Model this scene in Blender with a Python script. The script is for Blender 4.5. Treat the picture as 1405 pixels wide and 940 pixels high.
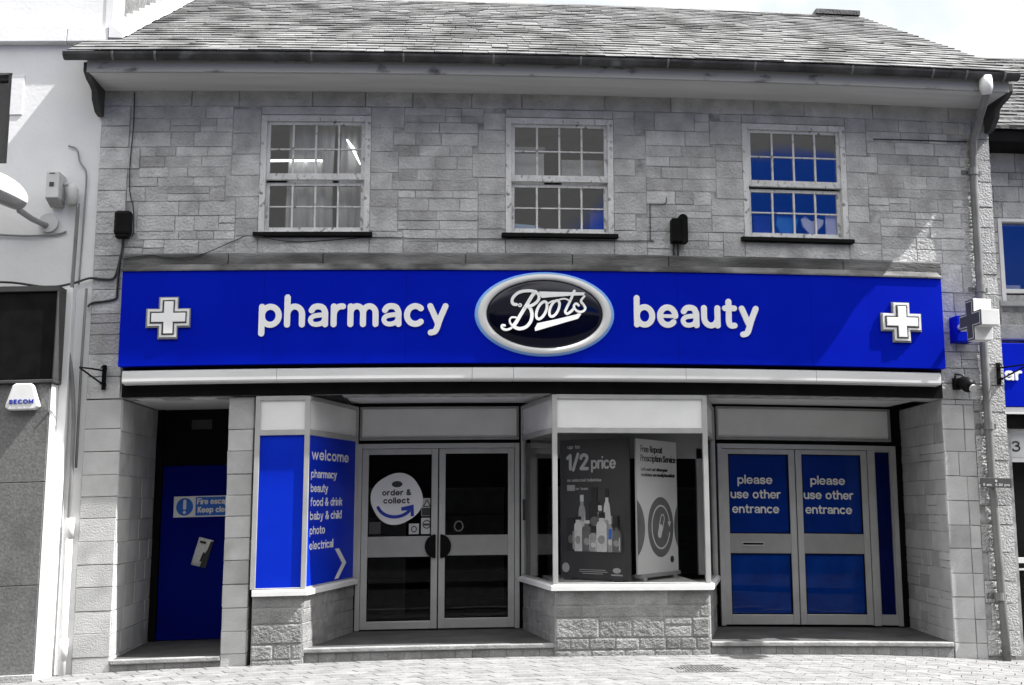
import bpy, math, random
from mathutils import Vector, Matrix, noise
random.seed(7)
PI = math.pi
C = bpy.context.scene.collection
S = bpy.context.scene
for o in list(bpy.data.objects): bpy.data.objects.remove(o)

# ---------------------------------------------------------------- camera
cam = bpy.data.cameras.new('camera'); co = bpy.data.objects.new('camera', cam); C.objects.link(co)
co.location = (-1.4436, -11.5855, 1.6)
co.rotation_euler = (math.radians(90) + .1433, 0, -.0709)
cam.sensor_width = 36; cam.lens = 36 * 1516.13 / 1405
cam.clip_start = .05; cam.clip_end = 2000
S.camera = co

# ---------------------------------------------------------------- light
SUN = Vector((.715, -.155, 1)).normalized()
EL = math.asin(SUN.z); AZ = math.atan2(SUN.x, SUN.y)
W = bpy.data.worlds.new('World'); S.world = W; W.use_nodes = True
nt = W.node_tree; N = nt.nodes; L = nt.links
for n in list(N): N.remove(n)
def wn(t, **k):
    n = N.new(t)
    for a, b in k.items(): setattr(n, a, b)
    return n
def wmath(op, a, b=None, clamp=False):
    n = wn('ShaderNodeMath', operation=op); n.use_clamp = clamp
    for i, v in enumerate((a, b)):
        if v is None: continue
        if isinstance(v, (int, float)): n.inputs[i].default_value = v
        else: L.new(v, n.inputs[i])
    return n.outputs[0]
def wstep(v, lo, hi):
    n = wn('ShaderNodeMapRange', interpolation_type='SMOOTHSTEP')
    L.new(v, n.inputs[0]); n.inputs[1].default_value = lo; n.inputs[2].default_value = hi
    return n.outputs[0]
def wmix(f, a, b):
    n = wn('ShaderNodeMix', data_type='RGBA')
    if isinstance(f, float): n.inputs[0].default_value = f
    else: L.new(f, n.inputs[0])
    for i, v in ((6, a), (7, b)):
        if isinstance(v, tuple): n.inputs[i].default_value = v
        else: L.new(v, n.inputs[i])
    return n.outputs[2]
sky = wn('ShaderNodeTexSky', sky_type='NISHITA'); sky.sun_disc = False
sky.sun_elevation = EL; sky.sun_rotation = AZ
hs = wn('ShaderNodeHueSaturation'); hs.inputs['Saturation'].default_value = .0; hs.inputs['Value'].default_value = 1.0
L.new(sky.outputs[0], hs.inputs['Color'])
tc = wn('ShaderNodeTexCoord'); sp = wn('ShaderNodeSeparateXYZ'); L.new(tc.outputs['Generated'], sp.inputs[0])
nz = wn('ShaderNodeTexNoise'); nz.inputs['Scale'].default_value = 3.2; nz.inputs['Detail'].default_value = 7; nz.inputs['Roughness'].default_value = .55
L.new(tc.outputs['Generated'], nz.inputs['Vector'])
cl = wstep(nz.outputs['Fac'], .34, .46)
SKYCOL = wmix(cl, hs.outputs[0], (9.1, 9.1, 9.05, 1))
# grey cloud bank low behind the photographer, with one clear deep-blue gap in it
back = wstep(wmath('MULTIPLY', sp.outputs[1], -1), .15, .5)
low = wmath('MULTIPLY', back, wstep(wmath('SUBTRACT', .62, sp.outputs[2]), 0., .22))
SKYCOL = wmix(low, SKYCOL, (1.9, 1.9, 1.88, 1))
ny = wmath('MAXIMUM', wmath('MULTIPLY', sp.outputs[1], -1), .05)
ax = wmath('DIVIDE', sp.outputs[0], ny); ez = wmath('DIVIDE', sp.outputs[2], ny)
nz2 = wn('ShaderNodeTexNoise'); nz2.inputs['Scale'].default_value = 9; nz2.inputs['Detail'].default_value = 5
L.new(tc.outputs['Generated'], nz2.inputs['Vector'])
jit = wmath('MULTIPLY', wmath('SUBTRACT', nz2.outputs['Fac'], .5), .22)
ax2 = wmath('ADD', ax, jit); ez2 = wmath('ADD', ez, wmath('MULTIPLY', jit, .35))
ax3 = wmath('SUBTRACT', ax2, wmath('MULTIPLY', wmath('SUBTRACT', ez2, .25), .9))
blue = wmath('MULTIPLY', wmath('MULTIPLY', wstep(ax3, .105, .14), wstep(wmath('SUBTRACT', .338, ez2), 0., .02)),
             wmath('MULTIPLY', back, wstep(wmath('SUBTRACT', .9, ax2), 0., .2)))
SKYCOL = wmix(blue, SKYCOL, (.1, .7, 4.4, 1))
# thinner bright cloud ahead, above the roofs
ahead = wmath('MULTIPLY', wstep(sp.outputs[1], .25, .6), wstep(wmath('SUBTRACT', .75, sp.outputs[2]), 0., .25))
nz3 = wn('ShaderNodeTexNoise'); nz3.inputs['Scale'].default_value = 7; nz3.inputs['Detail'].default_value = 6
L.new(tc.outputs['Generated'], nz3.inputs['Vector'])
SKYCOL = wmix(ahead, SKYCOL, wmix(wstep(nz3.outputs['Fac'], .36, .56), (2.9, 3.1, 3.25, 1), (3.7, 3.7, 3.7, 1)))
bg = wn('ShaderNodeBackground'); bg.inputs['Strength'].default_value = .13
L.new(SKYCOL, bg.inputs['Color'])
wo = wn('ShaderNodeOutputWorld'); L.new(bg.outputs[0], wo.inputs['Surface'])

sl = bpy.data.lights.new('sun', 'SUN'); so = bpy.data.objects.new('sun', sl); C.objects.link(so)
sl.energy = 5.0; sl.angle = math.radians(.5); sl.color = (1, .985, .965)
so.rotation_euler = SUN.to_track_quat('Z', 'Y').to_euler(); so.location = (8, -4, 14)
S.view_settings.view_transform = 'Standard'; S.view_settings.look = 'None'
S.view_settings.exposure = 1.27; S.view_settings.gamma = 1
S.render.engine = 'CYCLES'
S.cycles.max_bounces = 8; S.cycles.transparent_max_bounces = 12; S.cycles.caustics_reflective = False; S.cycles.caustics_refractive = False

# ---------------------------------------------------------------- materials
def mat(name, c1, c2=None, rough=.7, scale=6., detail=6, lo=.35, hi=.65, bump=0., bscale=40., stretch=(1, 1, 1),
        metal=0., spec=.5, tone=False, dirt=None, dscale=2., dlo=.55, dhi=.75, coat=0., emit=None, estr=1.):
    m = bpy.data.materials.new(name); m.use_nodes = True
    t = m.node_tree; n = t.nodes; l = t.links
    b = n['Principled BSDF']
    c2 = c2 or c1
    def col(c): return (c, c, c, 1) if isinstance(c, (int, float)) else (*c, 1)
    tcn = n.new('ShaderNodeTexCoord'); mp = n.new('ShaderNodeMapping'); mp.inputs['Scale'].default_value = stretch
    l.new(tcn.outputs['Object'], mp.inputs[0])
    def nse(sc, de=6):
        x = n.new('ShaderNodeTexNoise'); x.inputs['Scale'].default_value = sc; x.inputs['Detail'].default_value = de
        l.new(mp.outputs[0], x.inputs['Vector']); return x.outputs['Fac']
    def rng(v, a, bb):
        x = n.new('ShaderNodeMapRange'); l.new(v, x.inputs[0]); x.inputs[1].default_value = a; x.inputs[2].default_value = bb; return x.outputs[0]
    def mix(f, a, bb, mode='MIX'):
        x = n.new('ShaderNodeMix'); x.data_type = 'RGBA'; x.blend_type = mode
        if isinstance(f, (int, float)): x.inputs[0].default_value = f
        else: l.new(f, x.inputs[0])
        for i, v in ((6, a), (7, bb)):
            if isinstance(v, tuple): x.inputs[i].default_value = v
            else: l.new(v, x.inputs[i])
        return x.outputs[2]
    out = mix(rng(nse(scale, detail), lo, hi), col(c1), col(c2))
    if tone:
        a = n.new('ShaderNodeAttribute'); a.attribute_name = 'tone'
        out = mix(1., out, a.outputs['Color'], 'MULTIPLY')
    if dirt is not None:
        out = mix(rng(nse(dscale, 8), dlo, dhi), out, col(dirt))
    l.new(out, b.inputs['Base Color'])
    b.inputs['Roughness'].default_value = rough; b.inputs['Metallic'].default_value = metal
    b.inputs['Specular IOR Level'].default_value = spec; b.inputs['Coat Weight'].default_value = coat
    if bump:
        bp = n.new('ShaderNodeBump'); bp.inputs['Strength'].default_value = bump; bp.inputs['Distance'].default_value = .02
        l.new(nse(bscale, 8), bp.inputs['Height']); l.new(bp.outputs[0], b.inputs['Normal'])
    if emit:
        b.inputs['Emission Color'].default_value = col(emit); b.inputs['Emission Strength'].default_value = estr
    return m
def glass(name, refl, tint=.9, rough=0.):
    m = bpy.data.materials.new(name); m.use_nodes = True
    t = m.node_tree; n = t.nodes; l = t.links
    for x in list(n): n.remove(x)
    tr = n.new('ShaderNodeBsdfTransparent'); tr.inputs[0].default_value = (tint, tint, tint, 1)
    gl = n.new('ShaderNodeBsdfGlossy'); gl.inputs['Roughness'].default_value = rough
    lw = n.new('ShaderNodeLayerWeight'); lw.inputs['Blend'].default_value = .18
    ma = n.new('ShaderNodeMath'); ma.operation = 'MULTIPLY_ADD'; ma.inputs[1].default_value = .5; ma.inputs[2].default_value = refl; ma.use_clamp = True
    l.new(lw.outputs['Fresnel'], ma.inputs[0])
    ms = n.new('ShaderNodeMixShader'); l.new(ma.outputs[0], ms.inputs[0]); l.new(tr.outputs[0], ms.inputs[1]); l.new(gl.outputs[0], ms.inputs[2])
    tcn = n.new('ShaderNodeTexCoord'); nn = n.new('ShaderNodeTexNoise'); nn.inputs['Scale'].default_value = 2.2
    bp = n.new('ShaderNodeBump'); bp.inputs['Strength'].default_value = .02; bp.inputs['Distance'].default_value = .02
    l.new(tcn.outputs['Object'], nn.inputs['Vector']); l.new(nn.outputs['Fac'], bp.inputs['Height']); l.new(bp.outputs[0], gl.inputs['Normal'])
    o = n.new('ShaderNodeOutputMaterial'); l.new(ms.outputs[0], o.inputs[0])
    return m
BLUE = (.0003, .008, .36)
M = dict(
 stone=mat('stone', .33, .54, .9, 5, 14, .3, .7, 1., 34, tone=True, dirt=.22, dscale=2.2, dlo=.56, dhi=.86),
 ashlar=mat('ashlar', .36, .47, .88, 4, 8, .3, .7, .35, 70, tone=True, dirt=.2, dscale=1.6, dlo=.6, dhi=.85),
 plinthstone=mat('plinth_stone', .17, .27, .92, 9, 10, .3, .7, .7, 55, tone=True, dirt=.11, dscale=3, dlo=.58, dhi=.8),
 rock=mat('rock_faced_stone', .32, .44, .95, 14, 8, .3, .7, 1., 45, tone=True),
 mortar=mat('mortar', .2, .42, .95, 9),
 lead=mat('mossy_ledge', .06, .2, .9, 3, 8, .35, .7, .6, 30, stretch=(.6, 1, 2), dirt=.035, dscale=1.1, dlo=.5, dhi=.7),
 leadf=mat('lead_flashing', .11, .21, .8, 4, 8, .35, .7, .5, 30, dirt=.04, dscale=2.2, dlo=.42, dhi=.6),
 bracket=mat('bracket_paint', .02, .05, .7, 6),
 slate=mat('slate', .085, .17, .75, 4, 8, .3, .7, .6, 35, tone=True, dirt=.025, dscale=1.9, dlo=.48, dhi=.62),
 gutter=mat('old_gutter', .02, .075, .6, 4, 8, .4, .7, .3, 30, dirt=.2, dscale=2.5, dlo=.66, dhi=.78),
 soffit=mat('soffit_paint', .48, .55, .7, 2, 6, stretch=(.4, 4, 1)),
 fascia=mat('grimy_fascia', .02, .38, .8, 3.5, 10, .28, .42, stretch=(1, 1, 2.2)),
 black=mat('black_paint', .003, .006, .6, 5, spec=.08),
 blackgl=mat('black_plastic', .005, .009, .45, 6, spec=.08),
 white=mat('white_paint', .62, .72, .55, 4, 6, .3, .7),
 peel=mat('peeling_white_paint', .52, .72, .7, 7, 10, .3, .7, .5, 50, stretch=(1.2, 1, .8), dirt=.16, dscale=14, dlo=.57, dhi=.7),
 cream=mat('white_panel', .70, .78, .45, 2.5, 6),
 canopy=mat('white_metal', .60, .68, .4, 3, 6, stretch=(.5, 1, 3)),
 alu=mat('aluminium', .38, .44, .42, 5, 6, metal=.3, stretch=(1, 1, 1)),
 alud=mat('dull_aluminium', .27, .32, .42, 5, 6, metal=.3, stretch=(1, 1, .6)),
 blue=mat('blue_sign', BLUE, (.0004, .010, .39), .5, 1.5, 5, spec=.03),
 blue2=mat('blue_vinyl', (.002, .02, .42), (.003, .028, .50), .4, 1.2, 5, spec=.08),
 bluedoor=mat('blue_door', (.001, .005, .14), (.001, .007, .185), .6, 1.2, 5, spec=.04, bump=.06, bscale=6),
 bluedark=mat('dark_blue_film', (.0005, .004, .07), (.001, .008, .13), .5, 1.6, 6, spec=.02),
 bluefilm2=mat('blue_window_film_lower', (.002, .032, .26), (.003, .055, .37), .5, 3.5, 8, spec=.02, bump=.3, bscale=5),
 bluefilm=mat('blue_window_film', (.002, .03, .26), (.003, .042, .34), .4, 2.2, 6, spec=.02, bump=.12, bscale=3),
 letters=mat('letter_white', .76, .82, .45, 3),
 vinyl=mat('vinyl_white', .66, .7, .5, 3),
 vinylg=mat('vinyl_grey', .42, .48, .5, 3),
 rimblue=mat('rim_light_blue', (.16, .36, .75), (.2, .42, .8), .35, 3),
 rim=mat('rim_cream', .60, .66, .35, 3),
 dome=mat('badge_dome', (.0005, .001, .008), (.0005, .001, .015), .1, 2, spec=.3),
 crossg=mat('cross_grey', .22, .28, .4, 4, metal=.3),
 dark=mat('dark_grey', .03, .045, .6, 4),
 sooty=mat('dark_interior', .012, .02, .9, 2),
 inter=mat('interior_wall', .5, .6, .9, 2),
 interw=mat('interior_white', .45, .5, .8, 2),
 floor=mat('step_slab', .045, .085, .75, 3, 8, .3, .7, .3, 60, dirt=.03, dscale=1.5),
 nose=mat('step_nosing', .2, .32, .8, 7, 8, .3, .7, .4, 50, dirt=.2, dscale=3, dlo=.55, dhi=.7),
 kerb=mat('kerb_stone', .28, .38, .9, 6, 8, bump=.5, bscale=50),
 paver=mat('paver', .165, .22, .9, 6, 8, .3, .7, .5, 70, tone=True, dirt=.15, dscale=5, dlo=.6, dhi=.85),
 joint=mat('paver_joint', .025, .05, .95, 20),
 asphalt=mat('asphalt', .045, .065, .9, 40, 8, bump=.5, bscale=120),
 render=mat('white_render', .68, .76, .85, 2.2, 8, .3, .7, .12, 25, dirt=.55, dscale=1.1, dlo=.55, dhi=.8),
 rough=mat('roughcast', .07, .17, .95, 14, 8, .3, .7, 1., 30, stretch=(1, 1.6, .7)),
 granite=mat('granite_panel', .09, .17, .6, 45, 8, .3, .7, .15, 40, dirt=.07, dscale=2.2, dlo=.5, dhi=.75),
 pvc=mat('grey_pipe', .12, .18, .45, 3, 8, dirt=.08, dscale=5, dlo=.6, dhi=.8),
 cable=mat('black_cable', .015, .025, .6, 4), cableg=mat('grey_cable', .2, .28, .6, 4),
 box=mat('grey_box', .48, .56, .6, 4, 6), plaque=mat('dark_plaque', .045, .06, .5, 4),
 curtain=mat('curtain', .6, .78, .9, 3, 5, stretch=(7, 7, .5), bump=.2, bscale=14),
 tube=mat('lit_tube', .8, rough=.5, emit=(1, 1, 1), estr=2.2),
 dimtube=mat('dim_lit_tube', .8, rough=.5, emit=(1, 1, 1), estr=.25),
 boardg=mat('dark_board', .032, .045, .45, 2.5), boardw=mat('white_board', .72, .78, .45, 2.5),
 g1=mat('print_grey', .32, .4, .6, 20), g2=mat('print_dark', .015, .025, .6, 20), g3=mat('print_light', .62, .74, .6, 20), g4=mat('print_mid', .13, .17, .6, 6),
 bluel=mat('bright_blue', (.02, .2, .62), (.03, .26, .7), .5, 8), bluep=mat('pale_blue', (.35, .5, .75), (.45, .6, .8), .6, 6), bluen=mat('navy_card', (.004, .02, .3), (.006, .03, .36), .6, 6),
 noticeb=mat('notice_blue', (.01, .12, .55), (.015, .14, .6), .4, 8),
 iron=mat('drain_iron', .08, .16, .7, 30), quilt=mat('opposite_stone', .05, .08, .9, 2, 6),
 tile=mat('stone_tiles', .05, .13, .95, 9, 8, .3, .7, 1., 22, tone=True),
 glass=glass('shop_glass', .003, .92), oldglass=glass('old_glass', .075, .9),
)

# ---------------------------------------------------------------- mesh helpers
WA = .065
def arch(x):
    x = max(-6.5, min(7.0, x)); return WA * (.5 - ((x - .75) / 4.9) ** 2)
def ground(x, y=0):
    x = max(-6.5, min(7.0, x))
    return -.004 + 1.5 * arch(x) - (.03 * max(0., min(1., (x - 3.2) / 1.3))) + .02 * max(-4.0, min(0, y))

class PL:      # a plane to draw flat shapes on: u along du, v up, d outwards along n
    def __init__(s, o, du=(1, 0, 0), n=(0, -1, 0)):
        s.o = Vector(o); s.du = Vector(du).normalized(); s.n = Vector(n).normalized(); s.dv = Vector((0, 0, 1))
    def p(s, u, v, d): return tuple(s.o + s.du * u + s.dv * v + s.n * d)
def side_plane(A, B, off=0):
    du = Vector((B[0] - A[0], B[1] - A[1], 0)).normalized(); n = Vector((du.y, -du.x, 0))
    return PL(Vector((A[0], A[1], 0)) + n * off, du, n)
class PR(PL):  # plane with in-plane rotation
    def __init__(s, o, ang, du=(1, 0, 0), n=(0, -1, 0)):
        super().__init__(o, du, n); a = Vector(s.du); b = Vector(s.dv)
        s.du = a * math.cos(ang) + b * math.sin(ang); s.dv = -a * math.sin(ang) + b * math.cos(ang)

class MB:
    def __init__(s): s.v = []; s.f = []; s.t = []; s.tone = 1.; s.lay = 0.; s.smooth = False
    def face(s, ids): s.f.append(tuple(ids)); s.t.append(s.tone)
    def add(s, pts): b = len(s.v); s.v += [tuple(p) for p in pts]; return b
    def box(s, x0, x1, y0, y1, z0, z1):
        n = max(1, int(math.ceil(abs(x1 - x0) / .7)))
        b = len(s.v)
        for i in range(n + 1):
            x = x0 + (x1 - x0) * i / n
            s.v += [(x, y0, z0), (x, y1, z0), (x, y1, z1), (x, y0, z1)]
        for i in range(n):
            q = b + 4 * i
            for k in range(4):
                k2 = (k + 1) % 4; s.face((q + k, q + 4 + k, q + 4 + k2, q + k2)[::-1])
        s.face((b, b + 1, b + 2, b + 3)[::-1]); q = b + 4 * n; s.face((q, q + 1, q + 2, q + 3))
        return s
    def prism_x(s, prof, x0, x1, seg=.7):     # profile of (y,z) swept along x
        n = max(1, int(math.ceil(abs(x1 - x0) / seg))); k = len(prof); b = len(s.v)
        for i in range(n + 1):
            x = x0 + (x1 - x0) * i / n; s.v += [(x, y, z) for y, z in prof]
        for i in range(n):
            for j in range(k):
                j2 = (j + 1) % k; s.face((b + i * k + j, b + i * k + j2, b + (i + 1) * k + j2, b + (i + 1) * k + j))
        s.face([b + j for j in range(k)][::-1]); s.face([b + n * k + j for j in range(k)])
        return s
    def prism_z(s, prof, z0, z1):             # plan polygon of (x,y) between z0 and z1
        k = len(prof); b = s.add([(x, y, z0) for x, y in prof] + [(x, y, z1) for x, y in prof])
        for j in range(k):
            j2 = (j + 1) % k; s.face((b + j, b + j2, b + k + j2, b + k + j))
        s.face([b + j for j in range(k)][::-1]); s.face([b + k + j for j in range(k)])
        return s
    def poly(s, pl, pts, d0, d1, back=False):
        s.lay += .0003; d1 += s.lay
        k = len(pts); b = s.add([pl.p(u, v, d0) for u, v in pts] + [pl.p(u, v, d1) for u, v in pts])
        s.face([b + k + j for j in range(k)])
        for j in range(k):
            j2 = (j + 1) % k; s.face((b + j, b + j2, b + k + j2, b + k + j))
        if back: s.face([b + j for j in range(k)][::-1])
        return s
    def rect(s, pl, u0, u1, v0, v1, d0, d1, back=False): return s.poly(pl, [(u0, v0), (u1, v0), (u1, v1), (u0, v1)], d0, d1, back)
    def ell(s, pl, u, v, ru, rv, d0, d1, n=40, a0=0, a1=360, back=False):
        return s.poly(pl, [(u + ru * math.cos(math.radians(a0 + (a1 - a0) * i / n)), v + rv * math.sin(math.radians(a0 + (a1 - a0) * i / n))) for i in range(n + (0 if a1 - a0 >= 360 else 1))], d0, d1, back)
    def ring(s, pl, u, v, ru, rv, wu, wv, d0, d1, n=48):
        b = len(s.v)
        for i in range(n):
            a = 2 * PI * i / n; c, q = math.cos(a), math.sin(a)
            s.v += [pl.p(u + ru * c, v + rv * q, d0), pl.p(u + ru * c, v + rv * q, d1), pl.p(u + (ru - wu) * c, v + (rv - wv) * q, d1), pl.p(u + (ru - wu) * c, v + (rv - wv) * q, d0)]
        for i in range(n):
            p = b + 4 * i; q = b + 4 * ((i + 1) % n)
            for k in range(3): s.face((p + k, q + k, q + k + 1, p + k + 1))
        return s
    def stroke(s, pl, pts, w, d0, d1, cap=True):
        s.lay += .0003; d1 = d1 + s.lay
        P = [Vector((a, b)) for a, b in pts]
        Q = [P[0]]
        for p in P[1:]:
            if (p - Q[-1]).length > 1e-6: Q.append(p)
        P = Q; h = w / 2
        if len(P) == 1:
            return s.ell(pl, P[0].x, P[0].y, h, h, d0, d1 - s.lay, 14)
        closed = (P[0] - P[-1]).length < 1e-5 and len(P) > 3
        if closed: P = P[:-1]
        n = len(P); Lf = []; Rt = []
        for i in range(n):
            a = P[i - 1] if (i > 0 or closed) else P[i]; b = P[(i + 1) % n] if (i < n - 1 or closed) else P[i]
            t = (b - a).normalized(); nn = Vector((-t.y, t.x)) * h
            Lf.append(P[i] + nn); Rt.append(P[i] - nn)
        if closed:
            b = s.add([pl.p(q.x, q.y, d) for d in (d1, d0) for side in (Lf, Rt) for q in side])
            for i in range(n):
                j = (i + 1) % n
                s.face((b + i, b + n + i, b + n + j, b + j))
                s.face((b + i, b + j, b + 2 * n + j, b + 2 * n + i))
                s.face((b + n + i, b + 3 * n + i, b + 3 * n + j, b + n + j))
            return s
        def capp(c, t):
            a0 = math.atan2(t.y, t.x)
            return [c + Vector((math.cos(a0 + PI / 2 - PI * k / 7), math.sin(a0 + PI / 2 - PI * k / 7))) * h for k in range(1, 7)] if cap else []
        te = (P[-1] - P[-2]).normalized(); ts = (P[0] - P[1]).normalized()
        ce = capp(P[-1], te); cs = capp(P[0], ts)
        outl = Lf + ce + Rt[::-1] + cs; k = len(outl)
        rp = min(.00006, w * .0035)
        rk = [i * rp for i in range(n)] + [(n + i * .1) * rp for i in range(len(ce))] + [(n - 1 - i) * rp for i in range(n)] + [-(1 + i * .1) * rp for i in range(len(cs))]
        b = s.add([pl.p(q.x, q.y, d1 + rk[i]) for i, q in enumerate(outl)] + [pl.p(q.x, q.y, d0) for q in outl])
        iL = lambda i: b + i
        iR = lambda i: b + n + len(ce) + (n - 1 - i)
        for i in range(n - 1): s.face((iL(i), iR(i), iR(i + 1), iL(i + 1)))
        if ce: s.face([iL(n - 1)] + [iR(n - 1)] + [b + n + j for j in range(len(ce))][::-1])
        if cs: s.face([iR(0), iL(0)] + [b + 2 * n + len(ce) + j for j in range(len(cs))][::-1])
        for j in range(k): s.face((b + j, b + (j + 1) % k, b + k + (j + 1) % k, b + k + j))
        return s
    def tube(s, pts, r, n=8, cap=True):
        P = [Vector(p) for p in pts]; b = len(s.v); up = Vector((0, 0, 1)); prev = None
        for i, p in enumerate(P):
            t = (P[min(i + 1, len(P) - 1)] - P[max(i - 1, 0)]).normalized()
            if prev is None: x = t.cross(up if abs(t.z) < .9 else Vector((0, 1, 0))).normalized()
            else: x = (prev - t * prev.dot(t)).normalized()
            prev = x; y = t.cross(x); rr = r[i] if isinstance(r, (list, tuple)) else r
            s.v += [tuple(p + (x * math.cos(2 * PI * k / n) + y * math.sin(2 * PI * k / n)) * rr) for k in range(n)]
        for i in range(len(P) - 1):
            for k in range(n):
                k2 = (k + 1) % n; s.face((b + i * n + k, b + i * n + k2, b + (i + 1) * n + k2, b + (i + 1) * n + k))
        if cap: s.face([b + k for k in range(n)][::-1]); q = b + (len(P) - 1) * n; s.face([q + k for k in range(n)])
        return s
    def build(s, name, m, parent=None, warp=True, bevel=0., smooth=False, org=None):
        vs = [(x, y, z + (arch(x) if warp else 0)) for x, y, z in s.v]
        if org is None:
            xs = [p[0] for p in vs]; ys = [p[1] for p in vs]; zs = [p[2] for p in vs]
            org = ((min(xs) + max(xs)) / 2, (min(ys) + max(ys)) / 2, min(zs))
        po = parent['_o'] if parent is not None else (0, 0, 0)
        me = bpy.data.meshes.new(name)
        me.from_pydata([(x - org[0], y - org[1], z - org[2]) for x, y, z in vs], [], s.f)
        at = me.color_attributes.new('tone', 'FLOAT_COLOR', 'CORNER')
        dat = []
        for p in me.polygons: dat += [s.t[p.index], s.t[p.index], s.t[p.index], 1.] * p.loop_total
        at.data.foreach_set('color', dat)
        me.materials.append(m)
        if smooth or s.smooth: me.polygons.foreach_set('use_smooth', [True] * len(me.polygons))
        me.update()
        o = bpy.data.objects.new(name, me); C.objects.link(o)
        o.location = tuple(org[i] - po[i] for i in range(3)); o['_o'] = org
        if parent is not None: o.parent = parent
        if bevel:
            bv = o.modifiers.new('bevel', 'BEVEL'); bv.width = bevel; bv.segments = 2; bv.limit_method = 'ANGLE'; bv.angle_limit = .6
        return o
def tag(o, label=None, cat=None, group=None, kind=None):
    if label: o['label'] = label
    if cat: o['category'] = cat
    if group: o['group'] = group
    if kind: o['kind'] = kind
    return o
def thing(name, label, cat, loc=(0, 0, 0), group=None):
    o = bpy.data.objects.new(name, None); C.objects.link(o); o.location = loc; o['_o'] = tuple(loc); o.empty_display_size = .2
    return tag(o, label, cat, group)
def bx(name, m, parent, *b, bevel=0., warp=True): return MB().box(*b).build(name, m, parent, bevel=bevel, warp=warp)

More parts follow.
